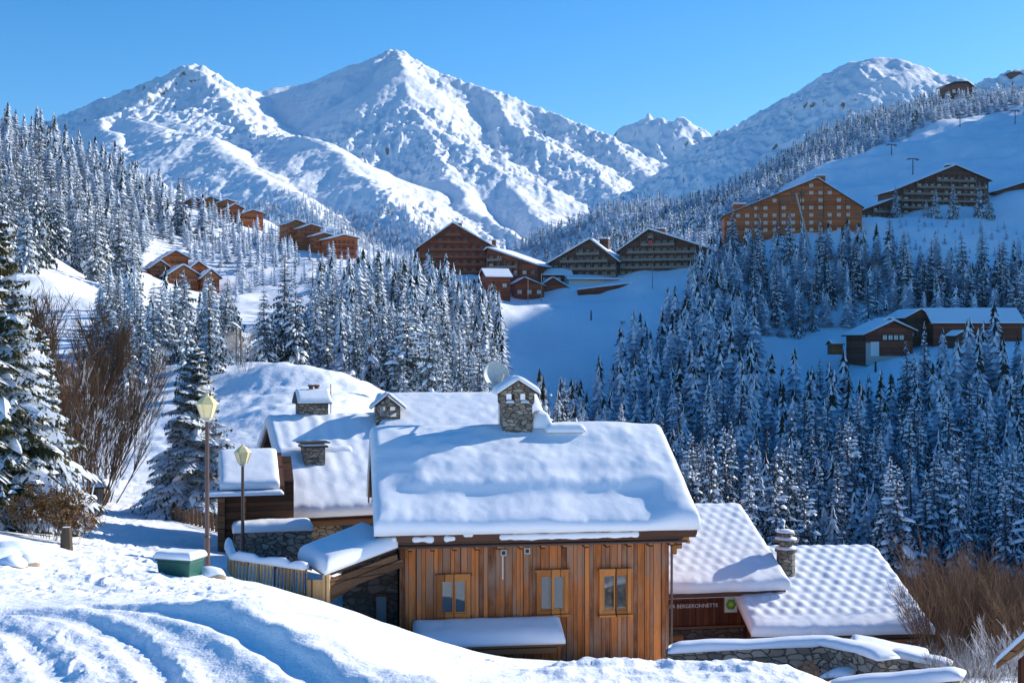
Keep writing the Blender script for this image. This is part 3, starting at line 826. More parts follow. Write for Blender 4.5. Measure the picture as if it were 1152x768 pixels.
# slopes round the hamlets
rows = far_rows([(-80,690),(60,700),(180,690),(250,720),(330,700),(420,640),(470,560),(470,1290),(-80,1290)], 12, 14, (7, 15), 2000, .02)
rows += far_rows([(262,430),(300,430),(330,440),(345,520),(400,470),(470,500),(470,640),(420,600),(320,590),(270,560)], 8, 15, (6, 12), 600, -.05)
rows += far_rows([(1000,470),(1160,470),(1160,500),(1000,505)], 7, 17, (2.5, 5), 100)
rows += far_rows([(200,640),(215,560),(300,560),(330,600),(330,690),(240,690)], 7.5, 18, (8, 13), 300)
merged_forest('forest', 'scattered frosted trees on the slopes around the far hamlets', KF, rows, [M['needle_far'], M['snow_blob']], 3)
# trees sprinkled on the lower flank of the twin peaks
def flank():
    rg = random.Random(21); out = []
    xs = []; ys = []
    for _ in range(5200):
        px = rg.uniform(120, 600); d = rg.uniform(1360, 2050)
        py_lim = 215 + (px - 200) * .10
        xs.append((px - CX) / F * d); ys.append(d)
    X = np.array(xs); Y = np.array(ys)
    Z = ridge_field(X, Y, RIDGES, 100, 44); Z = np.maximum(Z, 90 - 60 * np.abs(X / Y))
    for x, y, z in zip(X, Y, Z):
        py = CY - z / y * F; px = CX + x / y * F
        lim = 205 + .12 * (px - 180)
        if py < lim + rg.uniform(-10, 25): continue
        if vnoise(np.array([x / 60]), np.array([y / 60]), 5)[0] < -.1: continue
        out.append((x, y, z - 1.5, rg.uniform(8, 15)))
    return out
merged_forest('forest', 'sparse dark trees dotted over the lower flank of the twin peaks', KF, flank(), [M['needle_far'], M['snow_blob']], 4)

# ------------------------------------------------------------------ bare trees and bushes
def bare_mesh(seed, H, spread, stems=1, levels=4, r0=.06, kids=(4, 4, 4), mat='twig', upright=.6, rmin=.006, leaf=None):
    rg = random.Random(seed); mb = MB(); leaves = []
    def grow(p, d, L, r, lev):
        n = 3 if lev < 2 else 2
        q = p; pts = [p]
        for i in range(n):
            d = (d + Vector((rg.uniform(-1,1), rg.uniform(-1,1), rg.uniform(-.3,.6))) * .14).normalized()
            q2 = q + d * L / n
            ra = r * (1 - .6 * i / n); rb = r * (1 - .6 * (i + 1) / n)
            mb.tube(q, q2, max(rmin, ra), max(rmin * .7, rb), 3 if lev > 1 else 5, 0, None, False)
            q = q2; pts.append(q)
        if lev < levels - 1:
            k = kids[min(lev, len(kids) - 1)]
            for j in range(k):
                t = rg.uniform(.25, 1.0); i = min(n - 1, int(t * n)); b = pts[i].lerp(pts[i+1], t * n - i)
                a = rg.uniform(0, 6.28)
                o = Vector((math.cos(a), math.sin(a), 0))
                nd = (d * upright + o * (1 - upright) * rg.uniform(.6, 1.2) + Vector((0,0,.15))).normalized()
                grow(b, nd, L * rg.uniform(.45, .72) * (.5 if lev == 0 and stems == 1 else 1), r * .55, lev + 1)
        elif leaf and rg.random() < leaf:
            leaves.append(q)
    for s in range(stems):
        a = rg.uniform(0, 6.28); o = rg.uniform(.0, 1) * spread
        d = Vector((math.cos(a) * o, math.sin(a) * o, 1)).normalized()
        grow(Vector((math.cos(a) * .25 * o * stems ** .5, math.sin(a) * .25 * o * stems ** .5, -.15)), d, H * rg.uniform(.5, .72), r0 * rg.uniform(.7, 1.1), 0)
    if leaves:
        for q in leaves:
            for _ in range(5):
                c = q + Vector((rg.uniform(-1,1), rg.uniform(-1,1), rg.uniform(-1,.6))) * .12
                e = Vector((rg.uniform(-1,1), rg.uniform(-1,1), rg.uniform(-1,1))).normalized() * .065
                f = e.orthogonal().normalized() * .045
                mb.add([c - e, c + f, c + e, c - f], [(0,1,2,3)], 1)
    me = bpy.data.meshes.new('branches'); me.from_pydata(mb.v, [], mb.f)
    me.materials.append(M[mat]); me.materials.append(M['leaf_orange'])
    me.polygons.foreach_set('material_index', mb.m); me.update()
    return me

def place_bush(me, name, label, px, d, s=1.0, group=None, rz=None, cat='bush', dz=0):
    o = bpy.data.objects.new(name, me); COL.objects.link(o); p = gpt(px, d); p.z += dz; o.location = p
    o.rotation_euler = (0, 0, RG.uniform(0, 6.28) if rz is None else rz); o.scale = (s, s, s)
    return tag(o, label, cat, group)

BUSH = [bare_mesh(700 + i, 3.2, .75, stems=16, levels=4, r0=.022, kids=(5, 4, 3), mat='twig', upright=.72, rmin=.006) for i in range(3)]
FROSTB = [bare_mesh(720 + i, 2.6, .8, stems=14, levels=4, r0=.022, kids=(5, 4, 3), mat='twig_frost', upright=.68, rmin=.007) for i in range(2)]
rg = random.Random(88)
bp = scatter([(1062,38),(1050,47),(1010,51),(1000,66),(1060,74),(1175,74),(1175,40)], 1.25, 30, maxn=90)
for x, y, px in bp:
    place_bush(BUSH[rg.randrange(3)], 'bare_bush', 'leafless russet-brown bush in the thicket beyond the lower snowy roof', px, y, rg.uniform(.7, 1.1), 'bare russet bushes beyond the lower roof')
for px, d, s, lb in ((1108, 30, .5, 'low frosted bush beside the canopy at the corner roof'), (1080, 31, .45, 'small frosty twigs sticking out above the lower stone wall'), (1055, 33, .35, 'frosty tuft at the end of the stone wall'), (1140, 33, .6, 'frosted bush behind the corner roof')):
    place_bush(FROSTB[px % 2], 'frosted_bush', lb, px, d, s)
place_bush(BUSH[0], 'grass_tuft', 'few dry stalks poking from the snow below the stone wall', 912, 27, .22)
# tall bare larches / saplings at the left
SAP = [bare_mesh(740 + i, 9.0, .10, stems=1, levels=5, r0=.07, kids=(22, 6, 4, 3), mat='twig', upright=.7, rmin=.009) for i in range(2)]
SAP2 = [bare_mesh(750 + i, 5.2, .75, stems=9, levels=4, r0=.045, kids=(7, 5, 4), mat='twig_dark', upright=.78, rmin=.008) for i in range(2)]
for i, (px, d, s) in enumerate(((52,66,1.25),(66,60,1.1),(78,70,1.3),(92,64,1.05),(38,75,1.35),(60,80,1.4),(105,72,1.0),(22,62,1.1),(84,58,.9),(48,56,1.1),(98,62,.95))):
    place_bush(SAP[i % 2], 'bare_larch', 'leafless brown larch sapling flecked with snow among the others behind the green spruce', px, d, s, 'bare larch saplings beside the path', cat='tree')
place_bush(SAP2[0], 'bare_tree', 'many-stemmed bare tree with dark branches fanning over the snowy path', 98, 57, 1.35, cat='tree')
place_bush(SAP2[1], 'bare_tree', 'smaller bare tree with upright dark stems beside the path', 118, 66, 1.0, cat='tree')
for px, d, s, lb in ((262,150,1.5,'frost-grey leafless bush beside the two wooden poles'),(246,140,1.3,'rime-covered bush at the foot of the knoll'),(275,128,1.1,'thin rime-covered bush on the sunlit knoll slope'),(150,100,1.2,'grey bush between the grove and the bare tree')):
    place_bush(FROSTB[px % 2], 'frosted_bush', lb, px, d, s)
LEAFY = bare_mesh(760, 2.6, .8, stems=14, levels=4, r0=.022, kids=(5, 4, 3), mat='twig_dark', upright=.6, leaf=.9)
place_bush(LEAFY, 'orange_bush', 'bush still holding orange-brown leaves above the dark post', 56, 38, .62)
place_bush(LEAFY, 'orange_bush', 'lower thin orange-leaved bush beside the path bank', 76, 37, .42)
for px, d, s, lb in ((1113,340,1.9,'bare rounded tree on the slope below the long barn'),(700,415,.6,'tiny bare bush on the blue meadow'),(777,405,2.2,'bare grey tree at the upper edge of the meadow')):
    place_bush(FROSTB[px % 2], 'bare_tree', lb, px, d, s, cat='tree')
# ------------------------------------------------------------------ the chalets close by
def cyl(p, q): return p
def local_frame(px, py, d, rot):
    """origin (world) and rotation of a building whose eave corner is seen there"""
    return at(px, py, d), math.radians(rot)

def snow_slab(name, parent, L, D, h0, rise, th, seed=0, ridge=True, back=None, bump=None, swell=(), mat='snow_roof', res=.09, x0=-.12, over=.14, y0=0.0, z_off=0.0, edge=.28):
    """Snow on a roof. Local frame: X along the eave 0..L, Y from the eave (y0) back to the ridge at y0+D, then down the back.
    h0: height of the deck at the eave, rise: to the ridge."""
    back = D if back is None else back
    xs = np.linspace(x0, L - x0, max(8, int((L - 2 * x0) / res)))
    ys = np.linspace(y0 - over, y0 + D + (back + over if ridge else 0), max(8, int((D + back) / res)))
    X, Y = np.meshgrid(xs, ys)
    t = (Y - y0)
    slope = rise / D
    # deck, rounded at the ridge
    q = np.abs(t - D) if ridge else np.maximum(D - t, 0)
    deck = h0 + rise - slope * q
    qs = np.sqrt(q * q + .30 ** 2) - .30 * (1 - np.minimum(1, q / 1.5)) * 0
    top = h0 + rise - slope * (qs - .0) + th
    n = .018 * fbm(X * .4, Y * .4, seed, 2) + .003 * fbm(X * 3, Y * 3, seed + 3, 3)
    top = top + n
    for (yc, wd, am, xa, xb) in swell:
        m = sstep(xa, xa + 1.2, X) * sstep(xb, xb - 1.2, X) if xb > xa else 1.0
        yy = t - yc - .25 * vnoise(X * .5, X * 0, seed + 9)
        top = top + am * m * (1 / (1 + np.exp(-yy / wd)) - .5) * np.exp(-np.maximum(0, yy) / 1.6)
    if bump:
        bw, bh, ba = bump
        row = np.floor(t / bh)
        top = top + ba * (np.cos(2 * np.pi * (X / bw + .5 * (row % 2))) * .5 + .5) * (np.sin(np.pi * ((t / bh) % 1)) ** .8) * sstep(.25, .8, np.minimum(t + over, 99)) * (1 + .35 * fbm(X, Y, seed + 2, 2))
    top = top + .003 * fbm(X * 9, Y * 9, seed + 77, 2)
    # rounded edges
    e = np.minimum(X - xs[0], xs[-1] - X)
    ey = Y - ys[0]
    if ridge: ey = np.minimum(ey, ys[-1] - Y)
    e1 = np.clip(e / edge, 0, 1); e2 = np.clip(ey / (edge * 1.1), 0, 1)
    prof = np.sqrt(1 - (1 - e1) ** 2) * .42 + .58
    prof2 = np.sqrt(1 - (1 - e2) ** 2) * .26 + .74
    jag = 1 + .06 * fbm(X * 2.2, Y * 2.2, seed + 31, 2)
    Z = deck + (top - deck) * np.minimum(prof, prof2) * jag
    nr, nc = X.shape
    lowd = deck.copy()
    Y = Y - np.exp(-np.maximum(0, Y - ys[0]) / .25) * (.05 + .10 * fbm(X * 1.3, X * 0, seed + 5, 3))
    V = np.concatenate([np.stack([X, Y, Z + z_off], -1).reshape(-1, 3), np.stack([X, Y, lowd + z_off - .0], -1).reshape(-1, 3)])
    f = grid_faces(nr, nc); N = nr * nc
    idx = np.arange(N).reshape(nr, nc)
    rim = np.concatenate([idx[0, :], idx[1:, -1], idx[-1, -2::-1], idx[-2:0:-1, 0]])
    nx = np.roll(rim, -1)
    side = np.stack([rim, rim + N, nx + N, nx], -1)
    fs = np.concatenate([f, side, f[:, ::-1] + N])
    me = np_mesh(name, V, fs, [M[mat]])
    o = link(name, me, parent)
    return o

def pad(name, parent, x0, x1, y0, y1, z, th, mat='snow_roof', seed=0, res=.08, zf=None, loc=None):
    """a rounded pillow of snow on a flat or sloping top; zf(x, y) gives the height below it"""
    xs = np.linspace(x0, x1, max(6, int((x1 - x0) / res))); ys = np.linspace(y0, y1, max(6, int((y1 - y0) / res)))
    X, Y = np.meshgrid(xs, ys)
    bz = (zf(X, Y) if zf else np.full(X.shape, z))
    e = np.minimum(np.minimum(X - x0, x1 - X), np.minimum(Y - y0, y1 - Y))
    w = min(th * .9, (x1 - x0) / 2, (y1 - y0) / 2)
    t = np.clip(e / max(w, .02), 0, 1)
    Z = bz + th * (.35 + .65 * np.sqrt(np.maximum(0, 1 - (1 - t) ** 2))) * (1 + .14 * fbm(X * 1.6, Y * 1.6, seed, 3))
    nr, nc = X.shape; N = nr * nc
    V = np.concatenate([np.stack([X, Y, Z], -1).reshape(-1, 3), np.stack([X, Y, bz], -1).reshape(-1, 3)])
    f = grid_faces(nr, nc); idx = np.arange(N).reshape(nr, nc)
    rim = np.concatenate([idx[0, :], idx[1:, -1], idx[-1, -2::-1], idx[-2:0:-1, 0]]); nx = np.roll(rim, -1)
    fs = np.concatenate([f, np.stack([rim, rim + N, nx + N, nx], -1), f[:, ::-1] + N])
    o = link(name, np_mesh(name, V, fs, [M[mat]]), parent)
    if loc is not None: o.location = loc
    return o

def blob(name, parent, x0, x1, y0, y1, z0, z1, seed=0, mat='snow_roof'):
    """a lump of snow with an uneven outline"""
    n1 = max(16, int((x1 - x0) / .05)); n2 = 18
    a = np.linspace(0, 1, n1); b = np.linspace(0, 2 * np.pi, n2, endpoint=False); A, B = np.meshgrid(a, b, indexing='ij')
    e = np.clip(np.minimum(A, 1 - A) * (x1 - x0) / max(.5 * (z1 - z0), .05) , 0, 1); e = np.sqrt(np.maximum(1e-4, 1 - (1 - e) ** 2))
    X = x0 + (x1 - x0) * A
    r = e * (1 + .30 * fbm(X * 3.1, np.cos(B) * .6 + seed * 3.3, seed, 3))
    Y = (y0 + y1) / 2 + (y1 - y0) / 2 * np.cos(B) * r; Zz = (z0 + z1) / 2 + (z1 - z0) / 2 * np.sign(np.sin(B)) * np.abs(np.sin(B)) ** .8 * r
    idx = np.arange(n1 * n2).reshape(n1, n2); nx = np.roll(idx, -1, axis=1)
    f = np.stack([idx[:-1], idx[1:], nx[1:], nx[:-1]], -1).reshape(-1, 4)[:, ::-1]
    return link(name, np_mesh(name, np.stack([X, Y, Zz], -1).reshape(-1, 3), f, [M[mat]]), parent)

def window_unit(parent, x0, x1, z0, z1, y, frame=.07, reveal=.12, curtain=True, sill=True, sashes=2):
    """a casement window in a wall whose face lies at y (outside is -y). returns the frame object"""
    f = MB()
    w = frame
    f.box(x0 - w, x0 + .012, y - .05, y + .05, z0 - w, z1 + w)
    f.box(x1 - .012, x1 + w, y - .05, y + .05, z0 - w, z1 + w)
    f.box(x0 + .012, x1 - .012, y - .05, y + .05, z1 - .012, z1 + w)
    f.box(x0 + .012, x1 - .012, y - .05, y + .05, z0 - w, z0 + .012)
    f.box(x0 - w - .05, x1 + w + .05, y - .075, y + .02, z1 + w + .002, z1 + w + .07)
    o = f.build('window', M['wood_frame'], parent, bevel=.006)
    W = (x1 - x0) / sashes
    s = MB(); sw = .045
    for k in range(sashes):
        a = x0 + .012 + k * W; b = a + W - .024 if k == sashes - 1 else a + W - .004
        s.box(a, a + sw, y - .02, y + .03, z0 + .014, z1 - .014)
        s.box(b - sw, b, y - .02, y + .03, z0 + .014, z1 - .014)
        s.box(a + sw, b - sw, y - .02, y + .03, z0 + .014, z0 + .014 + sw)
        s.box(a + sw, b - sw, y - .02, y + .03, z1 - .014 - sw, z1 - .014)
    s.build('sash', M['wood_frame'], o)
    g = MB(); g.box(x0 + .03, x1 - .03, y + .006, y + .012, z0 + .03, z1 - .03); g.build('pane', M['window_glass'], o)
    if curtain:
        c = MB(); n = 14
        for k in range(sashes):
            a = x0 + k * W + .06; b = a + W - .12
            zs = z0 + (z1 - z0) * (.10)
            for i in range(n):
                u0 = a + (b - a) * i / n; u1 = a + (b - a) * (i + 1) / n
                c.box(u0, u1, y + .035 + .012 * (i % 2), y + .042 + .012 * (i % 2), z0 + .05, z1 - .05)
        c.build('curtain', M['curtain'], o)
    if sill:
        l = MB(); l.box(x0 - w - .05, x1 + w + .05, y - .13, y + .01, z0 - w - .06, z0 - w - .002); l.build('sill', M['wood_frame'], o, bevel=.006)
    return o

t = NT('window_glass')
lw = t.node('ShaderNodeLayerWeight', {'Blend': .35}).outputs['Fresnel']
gl = t.node('ShaderNodeBsdfGlossy', {'Color': (.9,.95,1,1), 'Roughness': .03}); tr = t.node('ShaderNodeBsdfTransparent', {'Color': (.62,.66,.68,1)})
mx = t.node('ShaderNodeMixShader', {0: t.math('ADD', t.math('MULTIPLY', lw, .7), .05), 1: tr.outputs[0], 2: gl.outputs[0]})
t.l.new(mx.outputs[0], t.n['Material Output'].inputs[0]); M['window_glass'] = t.m

# ---- main chalet
def main_chalet():
    O = Vector((-3.93, 36.0, 0)); rz = math.radians(8)
    root = thing('wooden_chalet', 'large plank-walled chalet with three windows and thick smooth snow on its roof', 'chalet', (O.x, O.y, -9.9), rz)
    zb = -9.9
    def Z(z): return z - zb
    LX, DEP = 9.55, 4.4; he, rise = Z(-5.52), 2.34
    sl = rise / DEP
    # walls: plank front, stone behind on the left
    w = MB(); x0, x1, y0, y1 = .75, 8.95, .9, 7.9
    def zroof(y): return he + sl * (y if y < DEP else 2 * DEP - y) - .12
    w.prism([(y0, 0), (y1, 0), (y1, zroof(y1)), (DEP, zroof(DEP)), (y0, zroof(y0))], 'x', x0, x1)
    wall = w.build('wall', M['wood_front'], root)
    # upright battens / posts standing proud
    b = MB()
    for x, ww in ((.80, .16), (1.32, .22), (4.42, .12), (6.35, .16), (8.80, .16)):
        b.box(x - ww / 2, x + ww / 2, y0 - .055, y0 + .03, .3, zroof(y0) - .02)
    for x, ww, zt in ((2.3,.10,.9),(3.05,.12,.7),(4.9,.10,.4),(5.25,.09,.55),(7.2,.1,.35),(8.3,.1,.3)):
        b.box(x - ww / 2, x + ww / 2, y0 - .03, y0 + .02, .3, zroof(y0) - .02)
    b.build('post', M['wood_front'], root)
    # small windows
    for (xa, xb, za, zc, cur) in ((1.93, 2.72, -8.12, -7.10, True), (4.93, 5.70, -8.12, -7.04, True), (6.86, 7.64, -8.18, -7.06, True)):
        window_unit(root, xa, xb, Z(za), Z(zc), y0 - .06, frame=.10, sill=True, curtain=cur)
    # stone wing seen below the covered stair
    s = MB(); s.box(-.95, .70, 1.6, 7.6, 0, Z(-6.40)); st = s.build('stone_wall', M['stone_dark'], root)
    sw = MB(); sw.box(-.02, .42, 1.52, 1.66, Z(-8.70), Z(-7.60)); so_ = sw.build('window', M['wood_dark'], root)
    sp = MB(); sp.box(.05, .35, 1.50, 1.53, Z(-8.62), Z(-7.68)); sp.build('pane', M['glass'], so_)
    vt = MB(); vt.box(.30, .42, 1.57, 1.60, Z(-6.85), Z(-6.72)); vt.build('vent', M['vent'], root)
    # roof deck with layered fascia, gutter, rafters
    r = MB()
    def dk(o, th, xa, xb, ya, mat=0):
        """a sloping board layer: thickness th, its top o below the deck line"""
        pts = [(ya, he + sl * ya - o), (DEP, he + rise - o), (2 * DEP - ya, he + sl * ya - o), (2 * DEP - ya, he + sl * ya - o - th), (DEP, he + rise - o - th), (ya, he + sl * ya - o - th)]
        r.prism(pts, 'x', xa, xb, mat)
    dk(.004, .07, -.02, LX + .02, -.02)
    dk(.30, .06, .10, LX - .30, .25)
    roof = r.build('roof', M['wood_fascia'], root)
    fb = MB(); fb.box(0, LX, .03, .09, he - .34, he - .08); fb.box(.1, LX - .35, .33, .40, he - .52, he - .09); fb.box(.1, LX - .35, .16, .42, he - .40, he - .34)
    fb.build('fascia', M['wood_fascia'], roof)
    # barge boards on the gable ends
    g = MB()
    for x in (-.03, LX - .02):
        g = MB()
        for sg in (0, 1):
            ya, yb = (0, DEP) if sg == 0 else (2 * DEP, DEP)
            g.beam((x + .03, ya, he - .16), (x + .03, yb, he + rise - .16), .05, .26)
        g.build('barge_board', M['wood_fascia'], roof)
    gt = MB(); n = 10
    for k in range(n):     # half round gutter under the upper layer
        a0 = math.pi + math.pi * k / n; a1 = math.pi + math.pi * (k + 1) / n
        gt.add([(-.05, -.02 + .075 * math.cos(a0), he - .02 + .075 * math.sin(a0)), (LX + .05, -.02 + .075 * math.cos(a0), he - .02 + .075 * math.sin(a0)),
                (LX + .05, -.02 + .075 * math.cos(a1), he - .02 + .075 * math.sin(a1)), (-.05, -.02 + .075 * math.cos(a1), he - .02 + .075 * math.sin(a1))], [(0,1,2,3)])
    for x in np.arange(.4, LX, .75): gt.box(x, x + .02, -.10, -.09 + .1, he - .11, he + .01)
    gt.tube((-.05, .29, he - .50), (LX - .2, .29, he - .50), .045, None, 8)
    gt.build('gutter', M['metal'], roof)
    dp = MB(); dp.tube((9.02, .82, he - .36), (9.02, .86, .3), .04, None, 8); dp.tube((9.02, .82, he - .36), (9.02, .28, he - .36), .04, None, 8)
    dp.build('downpipe', M['metal'], roof)
    for i, x in enumerate(np.arange(.95, LX - .4, .66)):
        rf = MB(); rf.box(x, x + .12, .43, .98, he - .66, he - .50); rf.build('rafter', M['wood_orange'], roof)
    br = MB()
    br.box(8.98, LX - .05, .55, .72, he - .52, he - .38); br.box(9.1, 9.28, .56, .71, he - .78, he - .52); br.box(8.98, 9.12, .57, .70, he - .95, he - .60)
    br.box(LX - .14, LX - .02, .55, .72, he - .62, he - .52)
    br.build('bracket', M['wood_orange'], root, bevel=.03)
    # snow on the roof
    snow_slab('roof_snow', roof, LX, DEP, he, rise, .60, 3, x0=-.07, over=.16, edge=.30,
              swell=((1.15, .07, .26, .3, 9.3), (1.95, .12, .12, -1, 9.2), (3.55, .12, -.14, .4, 3.4), (3.3, .15, .16, 5.2, 9.0), (2.6, .1, .10, -1, 3.8)), res=.06)
    # blobs of snow left between the two layers of the roof edge
    for (xa, xb, zc, hh) in ((.28, .62, -.14, .22), (1.0, 1.72, -.16, .24), (1.92, 2.36, -.16, .26), (2.5, 2.86, -.02, .18)):
        blob('edge_snow', roof, xa, xb, -.02, .36, he + zc - .20, he + zc - .20 + hh, int(xa * 9))
    blob('edge_snow', roof, 3.55, 7.85, -.03, .36, he - .35, he - .09, 5)
    # vents on the front
    for x, z in ((3.83, -6.34), (4.55, -6.30)):
        v_ = MB(); v_.box(x - .09, x + .09, y0 - .065, y0 + .01, Z(z) - .09, Z(z) + .09)
        o = v_.build('vent', M['vent'], root)
        h_ = MB(); h_.box(x - .055, x + .055, y0 - .072, y0 - .064, Z(z) - .055, Z(z) + .055); h_.build('grille', M['dark'], o)
    st_ = MB(); st_.box(3.80, 3.83, y0 - .004 - .0, y0 - .001, Z(-7.15), Z(-6.45))
    st_.build('white_streak', M['white'], root)  # thin white streak down the planks below the vent
    # lean-to shelf roof with its pillow of snow, below the first window
    sh = MB(); sh.prism([(y0 - .95, Z(-8.97)), (y0 - .02, Z(-8.57)), (y0 - .02, Z(-8.48)), (y0 - .95, Z(-8.88))], 'x', 1.12, 5.5)
    so2 = sh.build('shelf_roof', M['wood_beam'], root)
    pad('shelf_snow', so2, 1.10, 5.55, y0 - 1.0, y0 - .03, 0, .34, seed=8, res=.05, zf=lambda X, Y: Z(-8.90) + (Y - (y0 - 1.0)) * .42)
    sb = MB(); sb.prism([(y0 - .88, Z(-9.02)), (y0 - .02, Z(-8.62)), (y0 - .02, Z(-9.2)), (y0 - .8, Z(-9.2))], 'x', 1.7, 5.3); sb.build('log_box', M['wood_beam'], so2)
    # the ridge chimney shaped like a tiny house
    c = MB(); cx, cy = 4.68, DEP - .25; zt = Z(-2.06)
    c.box(cx - .48, cx + .48, cy - .42, cy + .42, he + 1.7, zt)
    ch = c.build('chimney', M['stone_chimney'], root)
    h = MB()
    hz = zt + .06
    h.box(cx - .51, cx + .51, cy - .46, cy + .46, zt, hz)
    for sx in (-.46, 0, .46):
        for sy in (-.34, .34): h.box(cx + sx - .09, cx + sx + .09, cy + sy - .08, cy + sy + .08, hz, hz + .30)
    h.prism([(-.58, hz + .30), (.58, hz + .30), (.58, hz + .38), (0, hz + .70), (-.58, hz + .38)], 'y', cy - .42, cy + .42, M=Matrix.Translation((cx, 0, 0)))
    h.build('chimney_hood', M['stone_chimney'], ch)
    k = MB()
    k.prism([(-.68, hz + .27), (0, hz + .71), (.68, hz + .27), (.68, hz + .32), (0, hz + .76), (-.68, hz + .32)], 'y', cy - .56, cy + .56, M=Matrix.Translation((cx, 0, 0)))
    k.build('hood_roof', M['wood_dark'], ch)
    X = np.linspace(-.73, .73, 30); Y = np.linspace(cy - .62, cy + .62, 22); XX, YY = np.meshgrid(X, Y)
    bz = hz + .76 - np.abs(XX) * .65; ed = np.clip(np.minimum(.73 - np.abs(XX), .62 - np.abs(YY - cy)) / .16, 0, 1)
    ZZ = bz + .02 + .17 * (.3 + .7 * np.sqrt(1 - (1 - ed) ** 2)) - .05 * np.exp(-(XX / .12) ** 2)
    nr, nc = XX.shape; N = nr * nc; idx = np.arange(N).reshape(nr, nc)
    rim = np.concatenate([idx[0, :], idx[1:, -1], idx[-1, -2::-1], idx[-2:0:-1, 0]]); nx = np.roll(rim, -1)
    V = np.concatenate([np.stack([XX + cx, YY, ZZ], -1).reshape(-1, 3), np.stack([XX + cx, YY, bz], -1).reshape(-1, 3)])
    link('hood_snow', np_mesh('hood_snow', V, np.concatenate([grid_faces(nr, nc), np.stack([rim, rim + N, nx + N, nx], -1), grid_faces(nr, nc)[:, ::-1] + N]), [M['snow_roof']]), ch)
    pad('hood_snow', ch, cx - .38, cx - .10, cy - .44, cy + .1, hz, .10, res=.03); pad('hood_snow', ch, cx + .10, cx + .40, cy - .44, cy + .1, hz, .09, res=.03)
    # drift of snow against the chimney's far side
    pad('roof_drift', roof, cx + .50, cx + 1.15, cy - .35, cy + .5, he + rise + .35, .55, seed=2)
    pad('roof_drift', roof, cx + .9, cx + 2.2, cy - .75, cy - .1, he + rise + .24, .26, seed=6)
    # raised track of snow slid from the ridge
    return root
main_chalet()

def dish():
    p = at(562, 466, 42.0)
    root = thing('satellite_dish', 'pale round satellite dish on a mast rising behind the snowy ridge', 'satellite dish', p, math.radians(20))
    m = MB(); m.tube((0, 0, -1.2), (0, 0, 1.25), .045, None, 8); m.tube((0, 0, 1.0), (.10, -.10, 1.35), .04, None, 6); m.build('mast', M['vent'], root)
    d = MB(); prof = []
    for i in range(9):
        r = .50 * i / 8; prof.append((max(r, .001), -.13 * (1 - (r / .50) ** 2)))
    R = Matrix.Translation((-.10, .05, 1.32)) @ Euler((math.radians(72), 0, math.radians(8))).to_matrix().to_4x4()
    vs = []; fs = []; n = 36
    for j, (r, z) in enumerate(prof):
        for k in range(n): vs.append((r * math.cos(6.2832 * k / n), r * math.sin(6.2832 * k / n), z))
    for j in range(8):
        for k in range(n): fs.append((j*n+k, j*n+(k+1)%n, (j+1)*n+(k+1)%n, (j+1)*n+k))
    d.add(vs, fs, 0, R); o = d.build('reflector', M['dish'], root, smooth=True)
    sm = o.modifiers.new('t', 'SOLIDIFY'); sm.thickness = .02
    a = MB(); a.beam((-.05, -.03, 1.05), (-.05, -.70, 1.0), .04, .04); a.box(-.10, 0, -.80, -.66, .98, 1.10); a.beam((0, .02, .2), (.55, .06, -.15), .03, .03); a.build('feed_arm', M['vent'], root)
dish()

def gable_roof(root, L, D, he, rise, mat='wood_fascia', th=.10, back=None, x0=0.0, y0=0.0):
    back = D if back is None else back; sl = rise / D
    r = MB()
    zb = he + rise - sl * back
    r.prism([(y0, he - .004), (y0 + D, he + rise - .004), (y0 + D + back, zb - .004), (y0 + D + back, zb - th), (y0 + D, he + rise - th), (y0, he - th)], 'x', x0, x0 + L)
    o = r.build('roof', M[mat], root)
    f = MB(); f.box(x0, x0 + L, y0 + .02, y0 + .08, he - .26, he - th - .002)
    for x in (x0 + .005, x0 + L - .055):
        f.beam((x + .025, y0, he - .17), (x + .025, y0 + D, he + rise - .17), .045, .20)
        f.beam((x + .025, y0 + D + back, zb - .17), (x + .025, y0 + D, he + rise - .17), .045, .20)
    f.build('barge_board', M[mat], o)
    return o

